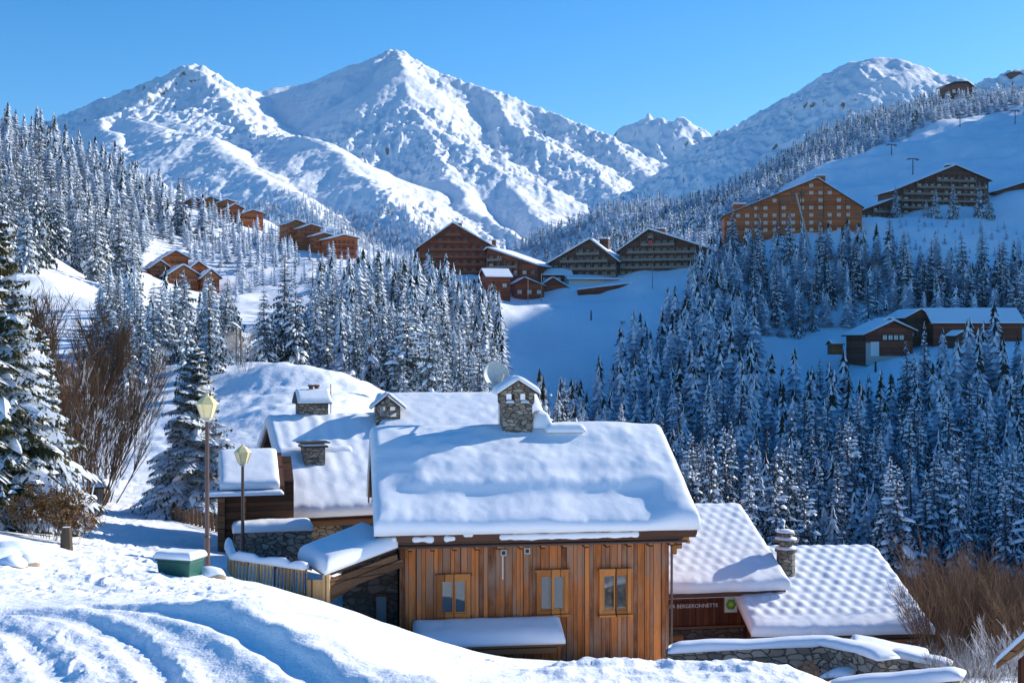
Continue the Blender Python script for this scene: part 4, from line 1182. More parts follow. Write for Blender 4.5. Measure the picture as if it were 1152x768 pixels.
# ---- chalet behind to the left
def left_chalet():
    C = at(328, 580, 46); rz = math.radians(20); zb = -10.2
    root = thing('stone_chalet', 'stone and timber chalet with a stone stack halfway down its snowy roof', 'chalet', (C.x, C.y, zb), rz)
    he = C.z - zb; rise = 3.05; D = 5.5; L = 4.9; sl = rise / D
    w = MB(); w.prism([(.9, 0), (2 * D - .9, 0), (2 * D - .9, he + sl * .9 - .12), (D, he + rise - .12), (.9, he + sl * .9 - .12)], 'x', .55, L - .3)
    w.build('wall', M['wood_red'], root)
    s = MB(); s.box(.35, 2.15, .72, 1.2, 0, he - .55); s.box(-.05, .35, .80, 1.2, 0, he - 1.0); s.build('stone_wall', M['stone'], root)
    b = MB()
    for x in (2.5, 3.3, 4.2): b.box(x, x + .12, .84, .92, .5, he - .1)
    b.build('post', M['wood_front'], root)
    roof = gable_roof(root, L, D, he, rise)
    fb = MB(); fb.box(.05, L, .10, .26, he - .45, he - .16); fb.build('fascia', M['wood_beam'], roof)
    snow_slab('roof_snow', roof, L, D, he, rise, .52, 13, x0=-.10, swell=((1.1, .1, .10, -1, 9),), bump=(.62, 9.0, .03), res=.07)
    cx, cy = 1.25, 2.35; zt = he + sl * cy + 1.02
    c = MB(); c.box(cx - .40, cx + .40, cy - .40, cy + .40, he + .4, zt); ch = c.build('chimney', M['stone_chimney'], root)
    k = MB(); k.box(cx - .50, cx + .50, cy - .50, cy + .50, zt, zt + .07)
    for sx in (-.3, .3): k.box(cx + sx - .05, cx + sx + .05, cy - .3, cy + .3, zt + .07, zt + .16)
    k.box(cx - .58, cx + .58, cy - .48, cy + .48, zt + .161, zt + .21); k.build('chimney_cap', M['dark'], ch)
    pad('cap_snow', ch, cx - .46, cx + .42, cy - .45, cy + .42, zt + .07, .07, res=.04)
    pad('roof_drift', roof, -.05, cx + 1.7, cy + .35, cy + .75, 0, .34, seed=4, res=.05, zf=lambda X, Y: he + sl * Y + .30)
    # ridge chimney with snow-covered pitched cap and two pots
    x, y = 1.75, D + .25
    rc = MB(); rc.box(x - .50, x + .72, y - .4, y + .4, he + rise - .2, he + rise + .86); r2 = rc.build('chimney', M['stone_chimney'], root)
    k = MB(); k.prism([(y - .62, he + rise + .80), (y + .62, he + rise + .80), (y + .62, he + rise + .86), (y + .1, he + rise + 1.30), (y - .1, he + rise + 1.30), (y - .62, he + rise + .86)], 'x', x - .62, x + .84); k.build('hood_roof', M['dark'], r2)
    X0, X1 = x - .60, x + .82
    pad('hood_snow', r2, X0, X1, y - .64, y - .06, 0, .14, res=.05, zf=lambda X, Y: he + rise + .86 + (Y - y + .62) * .84)
    p = MB()
    for q in (.02, .26): p.tube((x + q + .05, y, he + rise + 1.2), (x + q + .05, y, he + rise + 1.50), .09, None, 8); p.tube((x + q + .05, y, he + rise + 1.50), (x + q + .05, y, he + rise + 1.58), .13, None, 8)
    p.tube((x + .95, y + .2, he + rise - .2), (x + .95, y + .2, he + rise + 1.6), .02, None, 5)
    p.build('chimney_pot', M['copper'], r2)
left_chalet()

def annex():
    # lower wing in front of it
    C = at(241, 553, 43.0); rz = math.radians(14); zb = -9.6
    root = thing('timber_annex', 'dark timber annex with a small snowy gable roof on a stone base', 'annex', (C.x, C.y, zb), rz)
    he = C.z - zb + .15; rise = 1.0; D = 2.0; L = 2.15
    w = MB(); w.prism([(.5, .0), (2 * D, .0), (2 * D, he), (D, he + rise - .15), (.5, he + .1)], 'x', .30, L + .6); w.build('wall', M['wood_dark'], root)
    p = MB(); p.box(.12, .36, .36, .52, 0, he - .1); p.box(1.0, 1.1, .42, .52, 1.6, he); p.build('post', M['wood_beam'], root)
    s = MB(); s.box(.65, 3.3, -.55, .45, 0, 3.05); st = s.build('stone_base', M['stone'], root)
    pad('snow_cap', st, .60, 3.35, -.65, .44, 3.05, .36, seed=3, res=.06)
    roof = gable_roof(root, L, D, he, rise, x0=.25)
    snow_slab('roof_snow', roof, L + .25, D, he, rise, .30, 23, x0=.18, res=.06)
    l = MB(); l.box(-.25, 2.3, -.35, .3, he - .34, he - .27); lo = l.build('ledge', M['wood_dark'], root)
    pad('ledge_snow', lo, -.35, 2.35, -.45, .3, he - .27, .16, seed=9, res=.06)
annex()

def back_house():
    C = at(430, 480, 51); zb = -12; rz = math.radians(9)
    root = thing('rear_chalet', 'chalet mostly hidden behind the big roof, showing a snowy ridge and a gabled stone flue', 'chalet', (C.x, C.y, zb), rz)
    L = 6.9; D = 3.2; rise = 1.4; he = at(0, 478, 52).z - zb - .6
    w = MB(); w.prism([(.6, 0), (2 * D - .6, 0), (2 * D - .6, he), (D, he + rise - .15), (.6, he)], 'x', .4, L - .4); w.build('wall', M['wood_red'], root)
    roof = gable_roof(root, L, D, he, rise)
    snow_slab('roof_snow', roof, L, D, he, rise, .60, 33, res=.08)
    x, y = .28, 1.0; z0 = he + .2; z1 = at(0, 457, 52).z - zb
    c = MB()
    c.box(x - .50, x + .50, y - .4, y + .4, z0, z1 - .42)
    for sx in (-.42, 0, .42):
        c.box(x + sx - .08, x + sx + .08, y - .4, y - .24, z1 - .42, z1); c.box(x + sx - .08, x + sx + .08, y + .24, y + .4, z1 - .42, z1)
    c.prism([(-.52, z1), (.52, z1), (0, z1 + .42)], 'y', y - .4, y + .4, M=Matrix.Translation((x, 0, 0)))
    ch = c.build('chimney', M['stone_chimney'], root)
    k = MB(); k.prism([(-.72, z1 - .10), (0, z1 + .48), (.72, z1 - .10), (.72, z1 - .05), (0, z1 + .54), (-.72, z1 - .05)], 'y', y - .52, y + .52, M=Matrix.Translation((x, 0, 0))); k.build('hood_roof', M['wood_dark'], ch)
    for sg in (-1, 1):
        a, b = (x - .76, x) if sg < 0 else (x, x + .76)
        pad('hood_snow', ch, a, b, y - .56, y + .56, 0, .12, res=.05, zf=lambda X, Y: z1 + .54 - np.abs(X - x) * .82)
back_house()

# ---- the two lower chalets to the right
def right_upper():
    rz = math.radians(9); c1 = at(884, 662, 43.2)
    e1 = Vector((math.cos(rz), math.sin(rz), 0)); L = 5.2
    C = c1 - e1 * L; zb = -13
    root = thing('timber_chalet', 'red-timbered chalet with a rippled snowy roof, a name board and a green emblem', 'chalet', (C.x, C.y, zb), rz)
    he = c1.z - zb + .05; D = 5.0; rise = 2.0; sl = rise / D
    w = MB(); w.prism([(.9, 0), (2 * D - .9, 0), (2 * D - .9, he), (D, he + rise - .15), (.9, he + .25)], 'x', .2, L - 1.1); w.build('wall', M['wood_red'], root)
    s = MB(); s.box(.6, 3.95, .82, 1.1, 0, he - 1.55); s.build('stone_wall', M['stone_dark'], root)
    b = MB(); b.box(.2, L - 1.2, .78, .95, he - 1.52, he - 1.42); b.box(.95, 1.25, .78, .9, he - .05 - .3, he - .2); b.build('beam', M['wood_beam'], root)
    dr = MB(); dr.box(1.05, 1.75, .76, .84, he - 2.9, he - 1.70); dr.build('door', M['wood_orange'], root)
    d2 = MB(); d2.box(2.75, 3.25, .76, .84, he - 2.9, he - 1.95); d2.build('door', M['wood_dark'], root)
    roof = gable_roof(root, L, D, he, rise)
    snow_slab('roof_snow', roof, L, D, he, rise, .40, 43, bump=(.46, .42, .026), res=.055)
    snow = pad('edge_snow', roof, .05, L - .25, .05, .55, he - .28, .13, seed=12, res=.05)
    bm = MB(); bm.beam((L - 1.4, .86, he - .12), (L + .0, .30, he - .28), .12, .14); bm.build('purlin', M['wood_dark'], roof)
    # name board
    sg = MB(); sg.box(1.08, 2.92, .84, .885, he - .82, he - .58); bo = sg.build('name_board', M['wood_red'], root)
    cu = bpy.data.curves.new('lettering', 'FONT'); cu.body = 'LA BERGERONNETTE'; cu.size = .185; cu.extrude = .004; cu.align_x = 'CENTER'
    to = bpy.data.objects.new('lettering', cu); COL.objects.link(to); bpy.context.view_layer.update()
    lm = bpy.data.meshes.new_from_object(to); bpy.data.objects.remove(to); lm.materials.clear(); lm.materials.append(M['white'])
    to = link('lettering', lm, bo); to.location = (2.15, .835, he - .775); to.rotation_euler = (math.radians(90), 0, 0)
    # emblem: a white tablet with a green rosette round a yellow heart
    em = MB(); em.box(3.27, 3.72, .80, .885, he - .98, he - .42); eo = em.build('emblem_board', M['white'], root)
    def disc(r0, mat, y, nm, wob=0):
        k = MB(); n = 36; cx, cz = 3.495, he - .70
        k.add([(cx + r0 * (1 + wob * math.cos(6 * 6.2832 * i / n)) * math.cos(6.2832 * i / n), y, cz + r0 * (1 + wob * math.cos(6 * 6.2832 * i / n)) * math.sin(6.2832 * i / n)) for i in range(n)], [tuple(range(n))])
        k.build(nm, mat, eo)
    disc(.185, M['leaf_green'], .796, 'rosette', .05); disc(.085, M['leaf_yellow'], .793, 'heart', .14)
M['leaf_green'] = m_plain('leaf_green', (.10,.42,.06), .5); M['leaf_yellow'] = m_plain('leaf_yellow', (.60,.60,.06), .5)
right_upper()

def right_lower():
    C = at(848, 713, 41.2); rz = math.radians(4); zb = -13.5
    root = thing('low_chalet', 'lowest chalet in view, its whole broad roof dimpled by rows of snowy tiles', 'chalet', (C.x, C.y, zb), rz)
    he = C.z - zb; L = 5.95; D = 5.3; rise = 1.75; sl = rise / D
    w = MB(); w.prism([(.9, 0), (D + 1.4, 0), (D + 1.4, he + rise - .4), (D, he + rise - .15), (.9, he + .15)], 'x', .5, L - .5); w.build('wall', M['wood_orange'], root)
    roof = gable_roof(root, L, D, he, rise, back=1.8)
    fb = MB(); fb.box(L - 1.9, L - .1, .12, .30, he - .34, he - .12); fb.build('fascia', M['wood_orange'], roof)
    snow_slab('roof_snow', roof, L, D, he, rise, .36, 53, back=1.8, bump=(.50, .46, .048), res=.055)
    k = MB()
    for i, x in enumerate(np.arange(.3, L - .1, .46)): k.tube((x, -.02, he - .02), (x, .5, he + .12), .10, None, 8)
    k.build('tile_row', M['dark'], roof)
right_lower()

def round_chimney():
    p = at(884, 632, 44.5)
    root = thing('stone_chimney', 'squat stone chimney with stacked capstones and snow at the joint of two roofs', 'chimney', (p.x, p.y, p.z - 1.2))
    c = MB(); c.lathe([(.34, 0), (.33, 1.55), (.40, 1.60), (.40, 1.68)], 12); c.build('shaft', M['stone_chimney'], root)
    k = MB(); k.lathe([(.24, 1.68), (.24, 1.95)], 10); k.lathe([(.46, 1.95), (.46, 2.02)], 12); k.lathe([(.22, 2.02), (.20, 2.20)], 10); k.lathe([(.34, 2.20), (.30, 2.27)], 10); k.build('capstones', M['stone_chimney'], root)
    for r, z in ((.40, 2.02), (.30, 2.27), (.38, 1.68)):
        s = MB(); s.lathe([(r, z), (r * .95, z + .06), (r * .6, z + .10), (.01, z + .12)], 12); s.build('snow_cap', M['snow_roof'], root, smooth=True)
round_chimney()

# ---- covered stair and railing at the left of the main chalet
def stair_cover():
    A = at(367, 645, 34.4); B = at(338, 628, 36.4); Cc = at(405, 600, 38.4); Dd = at(446, 615, 36.2)
    root = thing('stair_canopy', 'sloping canopy under thick snow leading down from the plank chalet', 'canopy', (A.x, A.y, A.z))
    def q(p): return p - A
    dn = Vector((0, 0, -.10))
    m = MB(); m.add([q(A), q(B), q(Cc), q(Dd), q(A) + dn, q(B) + dn, q(Cc) + dn, q(Dd) + dn], [(3,2,1,0),(4,5,6,7),(0,1,5,4),(1,2,6,5),(2,3,7,6),(3,0,4,7)])
    r = m.build('roof', M['wood_dark'], root)
    # snow pillow on the sloping quad
    n1, n2 = 44, 30; V = []; V2 = []
    a, b, c, d = q(A), q(B), q(Cc), q(Dd)
    for i in range(n1):
        for j in range(n2):
            u = i / (n1 - 1); v = j / (n2 - 1)
            uu = -.03 + 1.03 * u; vv = -.04 + 1.08 * v
            p = a.lerp(d, uu).lerp(b.lerp(c, uu), vv)
            e = min(u * 3.0, v * 2.6, (1 - v) * 2.6) / .35; e = min(1, max(0, e))
            h = .40 * (.35 + .65 * math.sqrt(1 - (1 - e) ** 2)) * (1 + .10 * float(vnoise(np.array([u * 5.0]), np.array([v * 4.0]), 4)[0]))
            V.append((p.x, p.y, p.z + h)); V2.append((p.x, p.y, p.z))
    N = n1 * n2; idx = np.arange(N).reshape(n1, n2); rim = np.concatenate([idx[0, :], idx[1:, -1], idx[-1, -2::-1], idx[-2:0:-1, 0]]); nx = np.roll(rim, -1)
    link('roof_snow', np_mesh('roof_snow', np.array(V + V2), np.concatenate([grid_faces(n1, n2)[:, ::-1], np.stack([nx, nx + N, rim + N, rim], -1), grid_faces(n1, n2) + N]), [M['snow_roof']]), r)
    s = MB()
    s.beam(q(A) + Vector((0, -.02, -.28)), q(Dd) + Vector((0, -.02, -.28)), .10, .18); s.beam(q(A) + Vector((0, .05, -.50)), q(Dd) + Vector((.15, .05, -.46)), .14, .22)
    s.beam(q(A) + Vector((0, .0, -.74)), q(Dd) + Vector((-.6, .0, -.60)), .10, .20)
    s.build('stringer', M['wood_beam'], root)
    p = MB(); p.box(-.10, .10, -.06, .14, -1.35, -.02); p.box(-.52, -.10, -.03, .03, -.72, -.16); p.build('post', M['wood_fence'], root)
stair_cover()

def railing():
    P = [at(257, 617, 38.0), at(263, 629, 36.0), at(345, 641, 34.7)]
    root = thing('wooden_railing', 'light wooden railing of upright pales with a snow-capped handrail beside the canopy', 'railing', (P[0].x, P[0].y, P[0].z))
    Q = [p - P[0] for p in P]; H = .82
    rails = MB(); pales = []
    for a, b in ((Q[0], Q[1]), (Q[1], Q[2])):
        for dz in (-.04, -H + .12): rails.beam(a + Vector((0, 0, dz)), b + Vector((0, 0, dz)), .06, .09)
        L = (b - a).length; n = int(L / .125)
        for i in range(n + 1):
            p = a.lerp(b, i / n); pales.append((p, (b - a).normalized(), i % 8 == 0))
    rails.build('rail', M['wood_fence'], root)
    for p, d, post in pales:
        m = MB(); w = .10 if post else .055
        m.beam(p + Vector((0, -.05, -.02)), p + Vector((0, -.05, -H - (.05 if post else 0))), w, .04, up=(d.y, -d.x, 0))
        m.build('post' if post else 'pale', M['wood_fence'], root)
    # snow on the rail
    m = MB(); rings = []; segs = []
    for a, b in ((Q[0], Q[1]), (Q[1], Q[2])):
        for i in range(14): segs.append(a.lerp(b, i / 14))
    segs.append(Q[2]); n = 8
    rg = random.Random(4); vs = []; fs = []
    for i, p in enumerate(segs):
        h = .20 * (1 + .35 * rg.uniform(-1, 1)) + (.18 if i < 3 else 0); w = .13
        d = (segs[min(i + 1, len(segs) - 1)] - segs[max(i - 1, 0)]).normalized(); s = Vector((d.y, -d.x, 0))
        for k in range(n):
            a = math.pi * k / (n - 1); vs.append(p + s * (w * math.cos(a)) + Vector((0, 0, .012 + h * math.sin(a))))
    for i in range(len(segs) - 1):
        for k in range(n): fs.append((i*n+k, i*n+(k+1)%n, (i+1)*n+(k+1)%n, (i+1)*n+k))
    fs += [tuple(range(n)), tuple(range((len(segs)-1)*n, len(segs)*n))]
    m.add(vs, fs); m.build('rail_snow', M['snow_roof'], root, smooth=True)
railing()

# ---- street lamps
def lamp(px, py_top, py_base, d, label):
    p = gpt(px, d); top = at(px, py_top, d).z
    H = top - p.z
    root = thing('street_lamp', label, 'street lamp', p, 0.3, 'street lamps beside the path')
    m = MB(); m.tube((0, 0, -.3), (0, 0, .9), .075, .07, 12); m.tube((0, 0, .9), (0, 0, H - .68), .058, .048, 12); m.lathe([(.075, .88), (.085, .92), (.07, .97)], 12)
    m.build('pole', M['pole_paint'], root, smooth=False)
    z = H - .70
    b = MB(); b.lathe([(.05, z), (.12, z + .05), (.10, z + .08), (.15, z + .10)], 6); b.build('collar', M['vent'], root)
    g = MB(); g.lathe([(.14, z + .10), (.255, z + .44)], 6); g.build('lantern_glass', M['lamp_glass'], root)
    c = MB(); c.lathe([(.285, z + .44), (.275, z + .47), (.13, z + .62), (.05, z + .655), (.04, z + .70), (.012, z + .72)], 6); c.build('lantern_cap', M['lamp_glass'], root)
    f = MB()
    for k in range(6):
        a = math.pi / 3 * k; f.tube((.145 * math.cos(a), .145 * math.sin(a), z + .10), (.262 * math.cos(a), .262 * math.sin(a), z + .44), .011, None, 5)
    f.build('lantern_frame', M['lamp_frame'], root)
M['lamp_frame'] = m_plain('lamp_frame', (.55,.50,.36), .5)
lamp(233, 443, 645, 31.5, 'taller-looking street lamp with a six-sided cream lantern beside the green bin')
lamp(273, 500, 633, 40.5, 'street lamp with cream lantern standing before the timber annex behind the railing')

# ---- grit bin
def bin_():
    p = gpt(203, 28.3); p.z = at(203, 655, 28.3).z
    root = thing('grit_bin', 'green plastic bin heaped with snow at the roadside', 'bin', p, math.radians(-18))
    m = MB()
    a, b, h = .43, .30, .52
    m.add([(-a*.85,-b*.85,-.1),(a*.85,-b*.85,-.1),(a*.85,b*.85,-.1),(-a*.85,b*.85,-.1),(-a,-b,h),(a,-b,h),(a,b,h),(-a,b,h)], [(3,2,1,0),(4,5,6,7),(0,1,5,4),(1,2,6,5),(2,3,7,6),(3,0,4,7)])
    m.box(-a*.5, a*.5, -b-.012, -b*.9, .12, .2)
    m.build('body', M['green'], root, bevel=.02)
    l = MB(); l.box(-a - .03, a + .03, -b - .03, b + .03, h + .002, h + .06); l.build('lid', M['green'], root, bevel=.02)
    pad('snow_cap', root, -a - .05, a + .05, -b - .05, b + .05, h + .06, .16, seed=2, res=.03)
bin_()
def rock(px, d, s, label, dz=0.0):
    p = gpt(px, d); bm = bmesh.new(); bmesh.ops.create_icosphere(bm, subdivisions=3, radius=1)
    for v in bm.verts:
        c = v.co.copy(); n = float(fbm(np.array([c.x * 1.3 + px]), np.array([c.y * 1.3 + c.z]), 3, 3)[0])
        v.co = Vector((c.x * s[0], c.y * s[1], c.z * s[2])) * (1 + .28 * n)
    me = bpy.data.meshes.new('boulder'); bm.to_mesh(me); bm.free()
    me.materials.append(M['rock_snow']); me.polygons.foreach_set('use_smooth', [True] * len(me.polygons))
    o = link('boulder', me, None, (p.x, p.y, p.z + dz)); return tag(o, label, 'boulder')
import bmesh
t = NT('rock_snow'); g_ = t.node('ShaderNodeNewGeometry'); nz_ = t.node('ShaderNodeSeparateXYZ', {'Vector': g_.outputs['Normal']}).outputs[2]
v = t.coords('Object'); msk = t.ramp(t.math('ADD', nz_, t.math('MULTIPLY', t.math('SUBTRACT', t.noise(v, 4, 4), .5), .6)), [(.05, (0,0,0)), (.22, (1,1,1))])
t.col(t.mix(msk, t.mix(t.noise(v, 9, 4), (.16,.12,.09), (.42,.34,.25)), (.80,.87,.96))); M['rock_snow'] = t.set(Roughness=.85)
rock(236, 28.6, (.36, .3, .22), 'low boulder under a cushion of snow between lamp and bin')
for px, d, s, lb in ((6, 27, (.55,.4,.35), 'pale snowy stone at the top of the roadside bank'), (-4, 25.5, (.5,.4,.28), 'stone half outside the picture on the bank'), (22, 26, (.40,.35,.26), 'lower flat stone showing on the snowy bank'), (14, 24.8, (.3,.3,.2), 'small buff stone at the foot of the bank stones')):
    rock(px, d, s, lb)

# ---- low shed, post and picket fence up the path
def shed():
    p = gpt(103, 63)
    root = thing('small_shed', 'tiny grey plank shed with a snowy top beside the path', 'shed', p, math.radians(12))
    m = MB(); m.box(-.65, .65, -.4, .5, -.3, .95); m.build('wall', m_w_grey, root)
    r = MB(); r.box(-.78, .78, -.55, .6, .95, 1.02); ro = r.build('roof', M['wood_dark'], root)
    pad('roof_snow', ro, -.82, .82, -.6, .64, 1.02, .30, res=.08)
    d = MB(); d.box(-.25, .25, -.43, -.39, -.2, .75); d.build('door', M['wood_dark'], root)
m_w_grey = m_wood('wood_grey', (.12,.10,.07), (.32,.27,.20), .16)
shed()
def signpost():
    p = gpt(97, 52)
    root = thing('stone_gatepost', 'dark squat post carrying a rounded cap of snow beside the path', 'post', p)
    m = MB(); m.box(-.26, .26, -.2, .2, -.4, .85); m.build('shaft', M['wood_dark'], root, bevel=.03)
    pad('snow_cap', root, -.36, .36, -.3, .3, .85, .22, res=.05)
    p = gpt(75, 34.5)
    root = thing('dark_stump', 'dark brown stump below the orange bush on the shaded bank', 'stump', p)
    m = MB(); m.lathe([(.22, -.6), (.17, .1), (.15, .45), (.12, .62)], 9); m.build('trunk', M['bark'], root)
signpost()
def picket():
    root = thing('picket_fence', 'short brown picket fence with bark-edged pales at the foot of the broad spruce', 'fence', gpt(192, 60))
    o0 = root.location.copy(); rg = random.Random(3)
    k = 0
    for px in np.arange(193, 262, 4.6):
        d = 60 - (px - 193) * .06; p = gpt(px, d) - o0
        m = MB(); h = .75 + rg.uniform(-.12, .12); w = .075
        T = Matrix.Translation(p) @ Matrix.Rotation(rg.uniform(-.08, .08), 4, 'Y')
        m.prism([(-w, -.3), (w, -.3), (w, h - .1), (0, h), (-w, h - .1)], 'y', -.02, .02, M=T); m.build('pale', M['bark_brown'], root); k += 1
    m = MB(); a = gpt(193, 60) - o0; b = gpt(262, 55.9) - o0
    for dz in (.18, .52): m.beam(a + Vector((0, .05, dz)), b + Vector((0, .05, dz)), .04, .07)
    m.build('rail', M['bark_brown'], root)
M['bark_brown'] = m_plain('bark_brown', (.16,.09,.05), .8, 0, .4)
picket()

# ---- walls under snow at the lower right
def wall_run(name, label, pts, h, th, mat, snow=.20, cat='wall'):
    """pts: world points along the top of the masonry"""
    o = thing(name, label, cat, pts[0])
    Q = [Vector(p) - Vector(pts[0]) for p in pts]
    m = MB(); n = len(Q)
    for a, b in zip(Q[:-1], Q[1:]): m.beam(a + Vector((0, 0, -h / 2)), b + Vector((0, 0, -h / 2)), th, h)
    m.build('masonry', M[mat], o)
    # snow loaf
    pts2 = []
    for a, b in zip(Q[:-1], Q[1:]):
        k = max(2, int((b - a).length / .12))
        for i in range(k): pts2.append(a.lerp(b, i / k))
    pts2.append(Q[-1]); vs = []; fs = []; nn = 11; N_ = len(pts2)
    xx = np.arange(N_) * .12; nz1 = fbm(xx * .9, xx * 0, int(abs(pts[0][0] * 10)), 3)
    for i, p in enumerate(pts2):
        d = (pts2[min(i + 3, N_ - 1)] - pts2[max(i - 3, 0)]).normalized(); s = Vector((d.y, -d.x, 0))
        e = min(1, (i + .6) / 3, (N_ - i - .4) / 3)
        for k in range(nn):
            a = math.pi * k / (nn - 1)
            vs.append(p + s * ((th * .5 + .09) * (math.copysign(abs(math.cos(a)) ** .7, math.cos(a)))) + Vector((0, 0, .004 + snow * e ** .5 * (1 + .3 * nz1[i]) * math.sin(a) ** .6)))
    for i in range(N_ - 1):
        for k in range(nn): fs.append((i*nn+k, i*nn+(k+1)%nn, (i+1)*nn+(k+1)%nn, (i+1)*nn+k))
    fs += [tuple(range(nn)), tuple(range((N_-1)*nn, N_*nn))]
    s_ = MB(); s_.add(vs, fs); s_.build('snow_cap', M['snow_roof'], o, smooth=True)
    return o
wall_run('stone_wall', 'long low stone wall with a thick ribbon of snow below the two right-hand roofs', [at(752, 732, 33.5), at(800, 729, 33.3), at(860, 726, 33), at(930, 724, 32.6), at(975, 733, 31), at(1000, 742, 30.2)], 1.3, .5, 'stone')
wall_run('stone_wall', 'second snow-capped wall running on behind the frosted shrubs', [at(1000, 735, 34.5), at(1045, 744, 34), at(1075, 750, 33.7)], .9, .45, 'stone')
wall_run('garden_wall', 'lowest rounded snow-covered wall at the bottom edge', [at(930, 774, 29.5), at(980, 769, 29.2), at(1040, 766, 28.8), at(1085, 761, 28.4)], .7, .5, 'stone', .22)
wall_run('retaining_wall', 'bulging snowbank wall at the lower edge beside the ploughed mound', [at(928, 760, 31.5), at(962, 758, 31)], .8, .5, 'stone', .18)

def canopy():
    C = at(962, 728, 35.5); rz = math.radians(-14)
    root = thing('wood_canopy', 'little snow-loaded orange plank canopy between the low chalet and the wall', 'canopy', (C.x, C.y, C.z), rz)
    m = MB(); m.prism([(0, 0), (2.0, -.30), (2.0, -.40), (0, -.10)], 'y', -.7, .7); r = m.build('roof', M['wood_orange'], root)
    b = MB(); b.box(.35, 1.95, -.6, -.52, -.62, -.33); b.build('plank', M['wood_orange'], root)
    p = MB(); p.box(.3, .4, -.6, -.5, -1.6, -.12); p.box(1.8, 1.9, -.6, -.5, -1.8, -.4); p.build('post', M['wood_orange'], root)
    pad('roof_snow', r, -.10, 2.08, -.8, .8, 0, .26, seed=5, res=.06, zf=lambda X, Y: -.15 * X)
canopy()

def corner_roof():
    C = at(1122, 741, 24.0)
    root = thing('corner_hut', 'corner of a dark red hut whose steep snowy gable the picture edge cuts off', 'hut', (C.x, C.y, C.z), math.radians(-38))
    # gable towards the viewpoint; ridge runs away
    m = MB(); m.prism([(.28, -2.5), (3.0, -2.5), (3.0, -.1), (1.64, 1.40), (.28, -.05)], 'y', .35, 1.6); m.build('wall', M['wood_red'], root)
    r = MB(); r.prism([(-.02, -.08), (1.64, 1.72), (3.3, -.08), (3.3, -.20), (1.64, 1.58), (-.02, -.20)], 'y', 0, 1.9); ro = r.build('roof', M['wood_orange'], root)
    for sg in (0, 1):
        a, b = (-.06, 1.64) if sg == 0 else (1.64, 3.34)
        pad('roof_snow', ro, a, b, -.06, 1.95, 0, .12, seed=sg, res=.06, zf=lambda X, Y: 1.72 - np.abs(X - 1.64) * 1.084)
corner_roof()
# ------------------------------------------------------------------ the resort buildings farther off
M['wall_red'] = m_wood('wall_red', (.16,.035,.012), (.34,.085,.03), 1.2, 'z', 'x')
M['wall_orange'] = m_wood('wall_orange', (.34,.085,.025), (.58,.17,.05), 1.2, 'z', 'x')
M['wall_brown'] = m_wood('wall_brown', (.07,.032,.02), (.18,.08,.045), 1.2, 'z', 'x')
M['wall_chalet'] = m_wood('wall_chalet', (.24,.075,.025), (.50,.19,.06), .8, 'z', 'x')
M['wall_barn'] = m_wood('wall_barn', (.12,.032,.018), (.27,.075,.035), 1.2, 'z', 'x')
M['rail_pale'] = m_plain('rail_pale', (.27,.20,.15), .7)
M['rail_red'] = m_plain('rail_red', (.30,.08,.035), .7)
M['rail_orange'] = m_plain('rail_orange', (.50,.16,.05), .7)
M['concrete'] = m_plain('concrete', (.45,.42,.38), .8)
M['pane_pale'] = m_plain('pane_pale', (.60,.57,.50), .5, 0, .3)
M['pane_dark'] = m_plain('pane_dark', (.06,.07,.085), .2)
M['sign_red'] = m_plain('sign_red', (.6,.04,.03), .5)
M['lit_pane'] = m_plain('lit_pane', (.75,.72,.62), .4)

def win_mesh(w, h, pane, frame):
    m = MB(); t = .12
    m.box(-w/2, w/2, -.10, .02, 0, h, 1)
    m.box(-w/2 - t, -w/2, -.14, .02, -t, h + t); m.box(w/2, w/2 + t, -.14, .02, -t, h + t)
    m.box(-w/2, w/2, -.14, .02, h, h + t); m.box(-w/2, w/2, -.14, .02, -t, 0); m.box(-.05, .05, -.13, -.101, 0, h)
    me = bpy.data.meshes.new('window'); me.from_pydata(m.v, [], m.f); me.materials.append(M[frame]); me.materials.append(M[pane])
    me.polygons.foreach_set('material_index', m.m); me.update(); return me

def put(me, name, parent, loc, rz=0):
    o = link(name, me, parent, loc); o.rotation_euler = (0, 0, rz); return o

